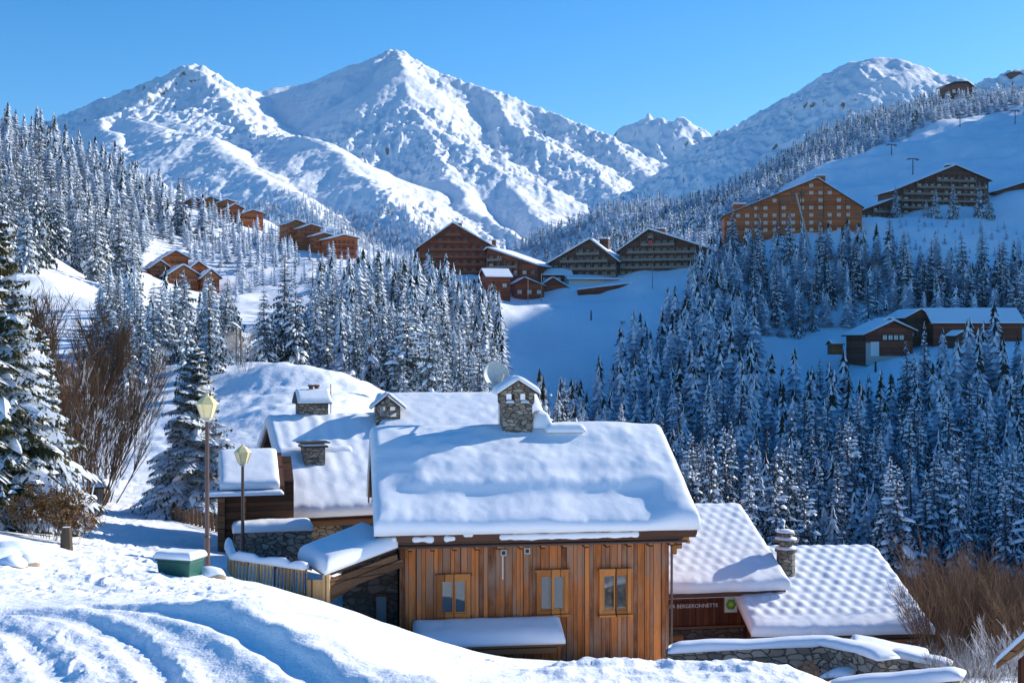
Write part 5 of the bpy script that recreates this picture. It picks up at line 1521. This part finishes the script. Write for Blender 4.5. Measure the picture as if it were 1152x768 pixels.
def block(name, label, cat, pxl, pxr, d, rot, zs, depth, wall='wall_brown', floors=0, cols=0, rail=None, win=('pane_pale', 'rail_pale'), snow=.6, over=1.2, group=None, wsize=(1.5, 1.35), skip=.0, seed=0, railcols=None, lower=8, fh=2.9, roofmat='wood_dark', side_cols=0, maxwin=100):
    """a gabled building, gable to the front. zs = py of the left eave, (px, py) of the apex, py of the right eave, py of the base"""
    pl, (ax, ay), pr, pb = zs; rz = math.radians(rot)
    W = (pxr - pxl) / F * d / math.cos(rz)
    C = at(pxl, pb, d); root = thing(name, label, cat, C, rz, group)
    def H(py, dd): return (CY - py) / F * dd - C.z
    ta = (ax - pxl) / (pxr - pxl); hx = W * ta; dr = d + W * math.sin(rz)
    hl = H(pl, d); hr = H(pr, dr); ha = H(ay, d + (dr - d) * ta)
    m = MB(); m.prism([(0, -lower), (W, -lower), (W, hr), (hx, ha), (0, hl)], 'y', 0, depth); m.build('wall', M[wall], root)
    def roofz(x): return hl + (ha - hl) * x / hx if x < hx else ha + (hr - ha) * (x - hx) / (W - hx)
    r = MB(); sl = (ha - hl) / hx; sr = (ha - hr) / (W - hx); t = .35
    xa, za = -over, hl - over * sl; xb, zb_ = W + over, hr - over * sr
    r.prism([(xa, za), (hx, ha), (xb, zb_), (xb, zb_ + t), (hx, ha + t), (xa, za + t)], 'y', -over * .9, depth + over * .6)
    ro = r.build('roof', M[roofmat], root)
    s = MB(); t2 = t + .01; k = snow
    s.prism([(xa + .1, za + t2), (hx, ha + t2), (xb - .1, zb_ + t2), (xb - .1, zb_ + t2 + k * .8), (xb - .5, zb_ + t2 + k + .2 * sr), (hx + .8, ha + t2 + k - .5 * sr), (hx, ha + t2 + k - .1), (hx - .8, ha + t2 + k - .5 * sl), (xa + .5, za + t2 + k + .2 * sl), (xa + .1, za + t2 + k * .8)], 'y', -over * .9 + .12, depth + over * .6 - .12)
    s.build('roof_snow', M['snow_roof'], ro)
    rg = random.Random(seed); n = 0
    if floors:
        ms = [win_mesh(wsize[0], wsize[1], p, win[1]) for p in (win[0], win[0], 'pane_dark')]
        for f in range(floors):
            z = .9 + f * fh
            xs_ok = []
            for c in range(cols):
                x = W * (c + .5) / cols
                if z + wsize[1] + .5 > roofz(x) or z + wsize[1] + .5 > min(roofz(max(.1, x - 1)), roofz(min(W - .1, x + 1))): continue
                xs_ok.append(x)
                if rg.random() < skip or n >= maxwin: continue
                put(rg.choice(ms), 'window', root, (x, -.02, z)); n += 1
            if rail and xs_ok:
                b = MB(); x0 = min(xs_ok) - W / cols * .42; x1 = max(xs_ok) + W / cols * .42
                if railcols: x0 = max(x0, W * railcols[0]); x1 = min(x1, W * railcols[1])
                if x1 - x0 > 1:
                    b.box(x0, x1, -1.15, -1.05, z - .35, z + .45); b.box(x0, x1, -1.16, -.03, z - .52, z - .36)
                    for q in np.arange(x0, x1 + .1, max(2.5, (x1 - x0) / 8)): b.box(q, q + .12, -1.10, -.03, z - .35, min(z + 2.2, roofz(min(W, max(0, q))) - .1))
                    b.build('balcony', M[rail], root)
    if side_cols:
        me = win_mesh(wsize[0], wsize[1], 'pane_dark', win[1])
        for f in range(floors):
            z = .9 + f * fh
            for c in range(side_cols):
                y = depth * (c + .5) / side_cols
                if z + wsize[1] + .4 < hr: put(me, 'window', root, (W + .02, y, z), math.pi / 2)
    return root, dict(W=W, hx=hx, ha=ha, hl=hl, hr=hr, roofz=roofz)

def stack(root, x, y, z, w, h, mat='wall_brown', snow=True):
    m = MB(); m.box(x, x + w, y, y + w * .8, z - 2, z + h); o = m.build('chimney', M[mat], root)
    if snow:
        s = MB(); s.box(x - .1, x + w + .1, y - .1, y + w * .8 + .1, z + h + .01, z + h + .4); s.build('snow_cap', M['snow_roof'], o)

def long_block(name, label, cat, pxl, pxr, d, rot, ridge, eave, base, depth, wall='wall_brown', snow=.5, floors=0, cols=0, group=None, lower=5, win=('pane_pale', 'rail_pale'), wsize=(1.4, 1.2), over=.9):
    """a building whose long roof slope faces the viewpoint"""
    rz = math.radians(rot); W = (pxr - pxl) / F * d / math.cos(rz); C = at(pxl, base, d); root = thing(name, label, cat, C, rz, group)
    def H(py): return (CY - py) / F * d - C.z
    he = H(eave); hr = (CY - ridge) / F * (d + depth / 2) - C.z
    m = MB(); m.prism([(0, -lower), (depth, -lower), (depth, he), (depth / 2, hr), (0, he)], 'x', 0, W); m.build('wall', M[wall], root)
    s_ = (hr - he) / (depth / 2); a = -over; za = he - over * s_
    r = MB(); r.prism([(a, za), (depth / 2, hr), (depth - a, za), (depth - a, za + .25), (depth / 2, hr + .25), (a, za + .25)], 'x', -over, W + over); ro = r.build('roof', M['wood_dark'], root)
    s = MB(); k = snow; s.prism([(a + .1, za + .26), (depth / 2, hr + .26), (depth - a - .1, za + .26), (depth - a - .1, za + .26 + k), (depth / 2, hr + .26 + k), (a + .35, za + .3 + k), (a + .1, za + .26 + k * .7)], 'x', -over + .1, W + over - .1); s.build('roof_snow', M['snow_roof'], ro)
    if floors:
        me = win_mesh(wsize[0], wsize[1], win[0], win[1])
        for f in range(floors):
            for c in range(cols):
                z = .8 + 2.8 * f
                if z + wsize[1] < he - .2: put(me, 'window', root, (W * (c + .5) / cols, -.02, z))
    return root, dict(W=W, he=he, hr=hr)

# red block with its lower wing
r, q = block('apartment_block', 'big dark-red gabled apartment block with a long lower roof running down one side', 'apartment block', 472, 556, 486, 6, (278, (509, 252), 279, 308), 24, 'wall_red', 6, 9, 'rail_red', ('pane_dark', 'rail_red'), seed=1, lower=14)
stack(r, q['hx'] + 2, 8, q['ha'] - .5, 2.2, 1.6); stack(r, q['hx'] + 16, 6, q['ha'] - 7, 1.6, 1.4)
m = MB(); W = q['W']
r2, q2 = block('apartment_wing', 'red-brown wing with a bright lean-to snow roof beside the big dark-red block', 'apartment block', 548, 604, 480, -22, (281, (549.5, 280), 299, 312), 22, 'wall_red', 3, 6, 'rail_pale', ('pane_pale', 'rail_red'), seed=2, lower=10, railcols=(0, .62))
# twin gabled brown blocks
r, q = block('apartment_block', 'dark brown gabled block with pale balcony rails, nearer the red block of the two', 'apartment block', 612, 692, 486, -16, (300, (663, 270), 293, 314), 15, 'wall_brown', 5, 9, 'rail_pale', seed=3, side_cols=3, win=('pane_dark', 'rail_pale'))
stack(r, q['hx'] + 2.2, 7, q['ha'] - 1.0, 3.5, 2.0, 'wall_brown', True)
r, q = block('apartment_block', 'wide dark brown gabled block with pale balconies and a small red sign', 'apartment block', 697, 796, 482, -11, (282, (729, 259), 281, 312), 16, 'wall_brown', 6, 13, 'rail_pale', seed=4, side_cols=3, win=('pane_dark', 'rail_pale'))
stack(r, q['hx'] + 2.0, 7, q['ha'] - .8, 3.8, 2.0, 'wall_brown', True)
m = MB(); m.box(q['hx'] * 1.0, q['hx'] + 1.6, -1.3, -1.2, q['ha'] - 5.6, q['ha'] - 4.0); m.build('sign', M['sign_red'], r)
# large orange block on the rise
r, q = block('apartment_block', 'broad orange-timbered apartment block with rows of small pale windows above the dark spruces', 'apartment block', 815, 966, 492, -5, (243, (917, 201), 233, 272), 14, 'wall_orange', 8, 15, None, ('pane_pale', 'rail_orange'), snow=.25, over=.8, seed=5, lower=12, skip=.12, side_cols=2, maxwin=98)
stack(r, q['hx'] + .5, 5, q['ha'] - .6, 3.5, 2.4, 'wall_orange', True); stack(r, 4, 6, q['roofz'](5) + .2, 5.0, 3.2, 'wall_orange', True)
m = MB(); 
for x in (.07, .24, .40, .56, .72, .88):
    m = MB(); m.box(q['W'] * x - .12, q['W'] * x + .12, -1.22, -1.10, -2, q['roofz'](q['W'] * x) - .8); m.build('pilaster', M['wall_brown'], r)
# dark brown block and its wings
r, q = block('apartment_block', 'shaded dark brown gabled block with white-edged balconies among frosted spruces', 'apartment block', 1008, 1118, 530, 8, (214, (1078, 187), 203, 243), 18, 'wall_brown', 6, 14, 'rail_pale', ('pane_pale', 'rail_pale'), snow=.35, seed=6, lower=10, skip=.25, railcols=(.05, .95))
stack(r, q['hx'] - .5, 6, q['ha'] - .4, 3.2, 1.8, 'wall_brown', True)
block('apartment_wing', 'low brown wing stepping down between the orange block and the dark brown one', 'apartment block', 968, 1010, 520, 8, (238, (1007.5, 224), 224, 248), 12, 'wall_brown', 2, 6, 'rail_pale', seed=7, snow=.3, lower=6)
block('apartment_wing', 'long low brown building at the picture edge beyond the dark brown block', 'apartment block', 1120, 1190, 545, 8, (216, (1175, 200), 206, 236), 14, 'wall_brown', 3, 8, None, seed=8, snow=.3, lower=8)
# small service buildings by the lift
long_block('lift_hut', 'wooden lift hut with a pale snow roof just below the red wing', 'hut', 548, 574, 452, 18, 304, 311, 325, 9, 'wall_red', floors=1, cols=2)
block('ski_shed', 'low red shed with a double gable in front of the brown blocks', 'shed', 579, 612, 462, 10, (319, (590, 313), 322, 333), 10, 'wall_red', 1, 3, None, seed=9, over=.7, snow=.3)
block('ski_shed', 'second low red gabled shed touching the first, nearer the long glazed hall', 'shed', 608, 646, 468, 10, (322, (622, 313), 328, 334), 10, 'wall_red', 0, 0, None, seed=10, over=.7, snow=.3)
long_block('glazed_hall', 'long low hall with a band of pale glazing under a flat snowy roof', 'hall', 640, 716, 474, 10, 311, 314, 325, 8, 'pane_pale', floors=0, snow=.5)
long_block('terrace_hall', 'shallow snow-roofed hall tucked against the foot of the first brown block', 'hall', 606, 642, 478, 5, 304, 309, 318, 8, 'wall_brown', floors=1, cols=4)
def low_wall():
    a = at(650, 327, 462); b = at(716, 319, 472); o = thing('retaining_wall', 'reddish retaining wall with snow on top below the glazed hall', 'wall', a)
    m = MB(); m.beam(Vector((0,0,-1.2)), b - a + Vector((0,0,-1.2)), .6, 3.2); m.build('masonry', M['wall_red'], o)
    m = MB(); m.beam(Vector((0,0,.65)), b - a + Vector((0,0,.65)), 1.0, .5); m.build('snow_cap', M['snow_roof'], o)
low_wall()

# hamlets
def chalets(rows, group, d0, kind):
    for i, (px, py, w, apex, h, d, rot, lb, col) in enumerate(rows):
        # px, py: foot of the front-left corner; w, h: width and eave height in photo pixels; apex: rise
        block('wooden_chalet', lb, 'chalet', px, px + w, d, rot, (py - h, (px + w * .5, py - h - apex), py - h - .5, py), 12, col, max(1, int(h / F * d / 2.8)), max(2, int(w / F * d / 2.8)), 'rail_red' if i % 2 else 'rail_orange', ('pane_dark', 'rail_orange'), snow=.6, over=1.1, group=group, seed=i + d0, wsize=(1.1, 1.2), skip=.1, lower=6)
chalets([(183,300,25,8,9,520,28,'uppermost wide chalet of the cluster ringed by frosted spruces','wall_orange'),
         (170,310,17,7,9,510,30,'small red chalet at the near corner of the spruce-ringed cluster','wall_chalet'),
         (190,325,28,10,16,500,28,'largest red chalet, lowest in the spruce-ringed cluster','wall_chalet'),
         (214,312,16,7,10,515,28,'chalet tucked behind the largest one of the spruce-ringed cluster','wall_orange'),
         (228,326,17,8,14,500,24,'tall narrow red chalet at the downhill end of the spruce-ringed cluster','wall_chalet')], 'red chalets among the frosted spruces', 40, 'a')
chalets([(211,234,12,4,8,720,28,'highest small chalet of the ridge hamlet, next to the steel mast','wall_chalet'),
         (226,241,19,5,14,715,25,'dark-timbered chalet with a level snow roof in the ridge hamlet','wall_chalet'),
         (244,242,20,4,13,715,22,'long red chalet in the middle of the ridge hamlet','wall_chalet'),
         (256,244,15,5,9,700,26,'bright orange chalet before the long one in the ridge hamlet','wall_orange'),
         (272,249,22,4,8,700,26,'lowest chalet of the ridge hamlet, with a pale gable end','wall_orange'),
         (168,228,9,3,5,740,25,'tiny chalet alone among the trees above the ridge hamlet','wall_chalet')], 'chalets of the ridge hamlet', 60, 'b')
chalets([(323,268,17,4,16,660,30,'uppermost of the stepped apartment chalets below the mountain flank','wall_chalet'),
         (338,275,21,4,18,655,30,'second of the stepped apartment chalets, partly behind its neighbour','wall_chalet'),
         (353,279,20,3,13,650,30,'third of the stepped apartment chalets with an overhanging snow roof','wall_chalet'),
         (371,289,29,4,20,640,30,'lowest stepped apartment chalet with pale balconies on its end','wall_orange')], 'stepped apartment chalets', 80, 'c')

# barns on the shaded slope
r, q = block('barn', 'dark red barn with a white double door and a row of four pale windows', 'barn', 974, 1030, 362, 10, (376, (1006, 362), 372, 401), 13, 'wall_barn', 0, 0, snow=.4, over=1.3, lower=2.5)
m = MB(); m.box(1.5, 4.1, -.08, .0 - .01, 0, 4.3); m.build('door', M['white'], r)
m = MB(); m.box(.0, 1.45, -.05, -.01, 0, 4.0); m.build('side_panel', M['concrete'], r)
me = win_mesh(1.25, 1.3, 'lit_pane', 'wall_brown')
for k in range(4): put(me, 'window', r, (5.9 + 1.75 * k, -.02, 4.9))
m = MB(); m.box(0, q['W'], -.12, -.01, -2.5, .15); m.build('plinth', M['concrete'], r)
block('barn_porch', 'narrow rear gable of the barn showing above its front roof', 'barn', 967, 1028, 373, 10, (375, (1001, 359), 371, 392), 6, 'wall_brown', 0, 0, snow=.4, over=1.2, lower=1)
long_block('long_barn', 'long brown barn with an unbroken blue-shaded snow roof facing the valley', 'barn', 1050, 1147, 372, -4, 349, 363, 380, 15, 'wall_barn', snow=.5, floors=0, lower=3)
block('barn_gable', 'small brown gabled house joined to the end of the long barn', 'barn', 1020, 1052, 378, 10, (357, (1036, 349), 360, 381), 12, 'wall_brown', 1, 3, snow=.4, lower=3)
long_block('tiny_hut', 'tiny brown hut standing alone on the snow beside the white-doored barn', 'hut', 936, 949, 372, 12, 384, 387, 395, 3, 'wall_chalet', snow=.3, over=.4, lower=1)
block('log_shed', 'little dark shed with a rounded snowy roof in front of the long barn', 'shed', 1076, 1094, 350, 10, (378, (1084, 374), 378, 386), 5, 'wall_brown', 0, 0, snow=.5, over=.6, lower=1.5)
# stations high on the ridge
def top_station():
    d = 1160.0; C = at(1066, 108, d); o = thing('lift_station', 'dark lift station perched above the wood on the skyline', 'lift station', (C.x, C.y, C.z), .2)
    m = MB(); m.prism([(0, 0), (26, 0), (26, 8), (20, 12.5), (6, 11.5), (0, 9.5)], 'y', 0, 14); m.build('body', M['wall_brown'], o)
    m = MB(); m.prism([(-2, 9.0), (6, 12.3), (20, 13.4), (27.5, 8.4), (27.5, 9.2), (20, 14.4), (6, 13.3), (-2, 10)], 'y', -2, 16); m.build('roof', M['dark'], o)
    m = MB(); m.box(1, 3, 1, 3, -14, 0); m.box(12, 14, 1, 3, -14, 0); m.box(23, 25, 1, 3, -14, 0); m.build('leg', M['wall_brown'], o)
    m = MB()
    for x in (5, 10, 15): m.box(x, x + 3, -.15, -.02, 3, 6)
    m.build('window', M['pane_pale'], o)
    C = at(1136, 81, 1840); C.z = float(ridge_field(np.array([C.x + 11]), np.array([C.y]), RIDGES, 100, 44)[0]); o = thing('lift_station', 'far dark hut on the snowy crest at the picture edge', 'lift station', (C.x, C.y, C.z), .2)
    m = MB(); m.prism([(0, -4), (22, -4), (22, 4), (16, 8), (4, 8), (0, 5)], 'y', 0, 12); m.build('body', M['wall_brown'], o)
    m = MB(); m.prism([(-1, 5.2), (4, 8.3), (16, 8.3), (23, 4.2), (23, 4.9), (16, 9), (4, 9), (-1, 5.9)], 'y', -1, 13); m.build('roof', M['dark'], o)
top_station()
def pylon(px, d, h, label, arm=3.0, lean=0):
    p = gpt(px, d); o = thing('lift_pylon', label, 'pylon', p, .3, 'lift pylons on the slopes')
    m = MB(); m.tube((0, 0, -1), (lean, 0, h), .38, .25, 6); m.build('mast', M['metal'], o)
    m = MB(); m.beam((-arm + lean, 0, h), (arm + lean, 0, h), .4, .5)
    for s in (-arm, arm): m.box(s - .25 + lean, s + .25 + lean, -1.4, 1.4, h - .7, h - .25)
    m.build('crossarm', M['metal'], o)
pylon(1027, 690, 9, 'dark T-shaped lift pylon beside the roof of the dark brown block')
pylon(1003, 760, 6, 'small lift pylon on the open ski slope above the wing')
pylon(1142, 830, 9, 'lift pylon on the ski slope near the picture edge')
pylon(1080, 900, 9, 'lift pylon high on the shaded ski slope')
pylon(207, 770, 14, 'tall steel mast next to the ridge hamlet', 3.5)
def stick(name, label, px, d, h, r=.12, lean=(0, 0), mat='bark_brown', cat='pole', group=None):
    p = gpt(px, d); o = thing(name, label, cat, p, 0, group); m = MB(); m.tube((0, 0, -.4), (lean[0], lean[1], h), r, r * .7, 6); m.build('shaft', M[mat], o)
stick('wooden_pole', 'first of the two upright wooden poles at the top of the knoll path', 266, 138, 4.2)
stick('wooden_pole', 'second wooden pole, next to the frost-grey bush', 271, 139, 3.9)
stick('wooden_pole', 'leaning strut propped between the two wooden poles', 275, 138, 3.6, .08, (-.6, 0))
stick('slope_marker', 'short dark marker post alone on the blue meadow', 665, 425, 3.4, .3, mat='dark')
stick('slope_marker', 'tiny dark marker on the shaded track below the white-doored barn', 985, 352, 3.0, .35, mat='dark')
stick('lamp_mast', 'thin mast beside the low red sheds', 609, 455, 10, .16, mat='rail_pale')
stick('lamp_mast', 'thin mast in front of the wide brown gabled block', 734, 455, 9, .16, mat='rail_pale')
stick('lamp_mast', 'thin mast between the lift hut and the sheds', 594, 450, 9, .14, mat='rail_pale')
stick('leaning_mast', 'pale leaning mast standing before the orange-timbered block', 912, 470, 21, .42, (-5.5, 0), mat='concrete')
stick('slope_marker', 'thin pole sticking up behind the valley forest at the meadow edge', 724, 380, 9, .14, mat='bark_brown')
stick('slope_marker', 'tall thin pole among the first treetops at the meadow edge', 751, 372, 9, .14, mat='bark_brown')
# ------------------------------------------------------------------ the air
def haze():
    m = MB(); m.box(-3400, 3400, -60, 6900, -90, 1250)
    t = bpy.data.materials.new('haze_air'); t.use_nodes = True; nt = t.node_tree; nt.nodes.clear()
    out = nt.nodes.new('ShaderNodeOutputMaterial'); v = nt.nodes.new('ShaderNodeVolumePrincipled')
    v.inputs['Color'].default_value = (.45, .70, 1, 1); v.inputs['Density'].default_value = 2.6e-5; v.inputs['Anisotropy'].default_value = .2
    nt.links.new(v.outputs[0], out.inputs['Volume'])
    o = m.build('haze', t); tag(o, 'thin bluish winter air filling the valley', None, None, 'stuff')
haze()
SC.cycles.volume_bounces = 0
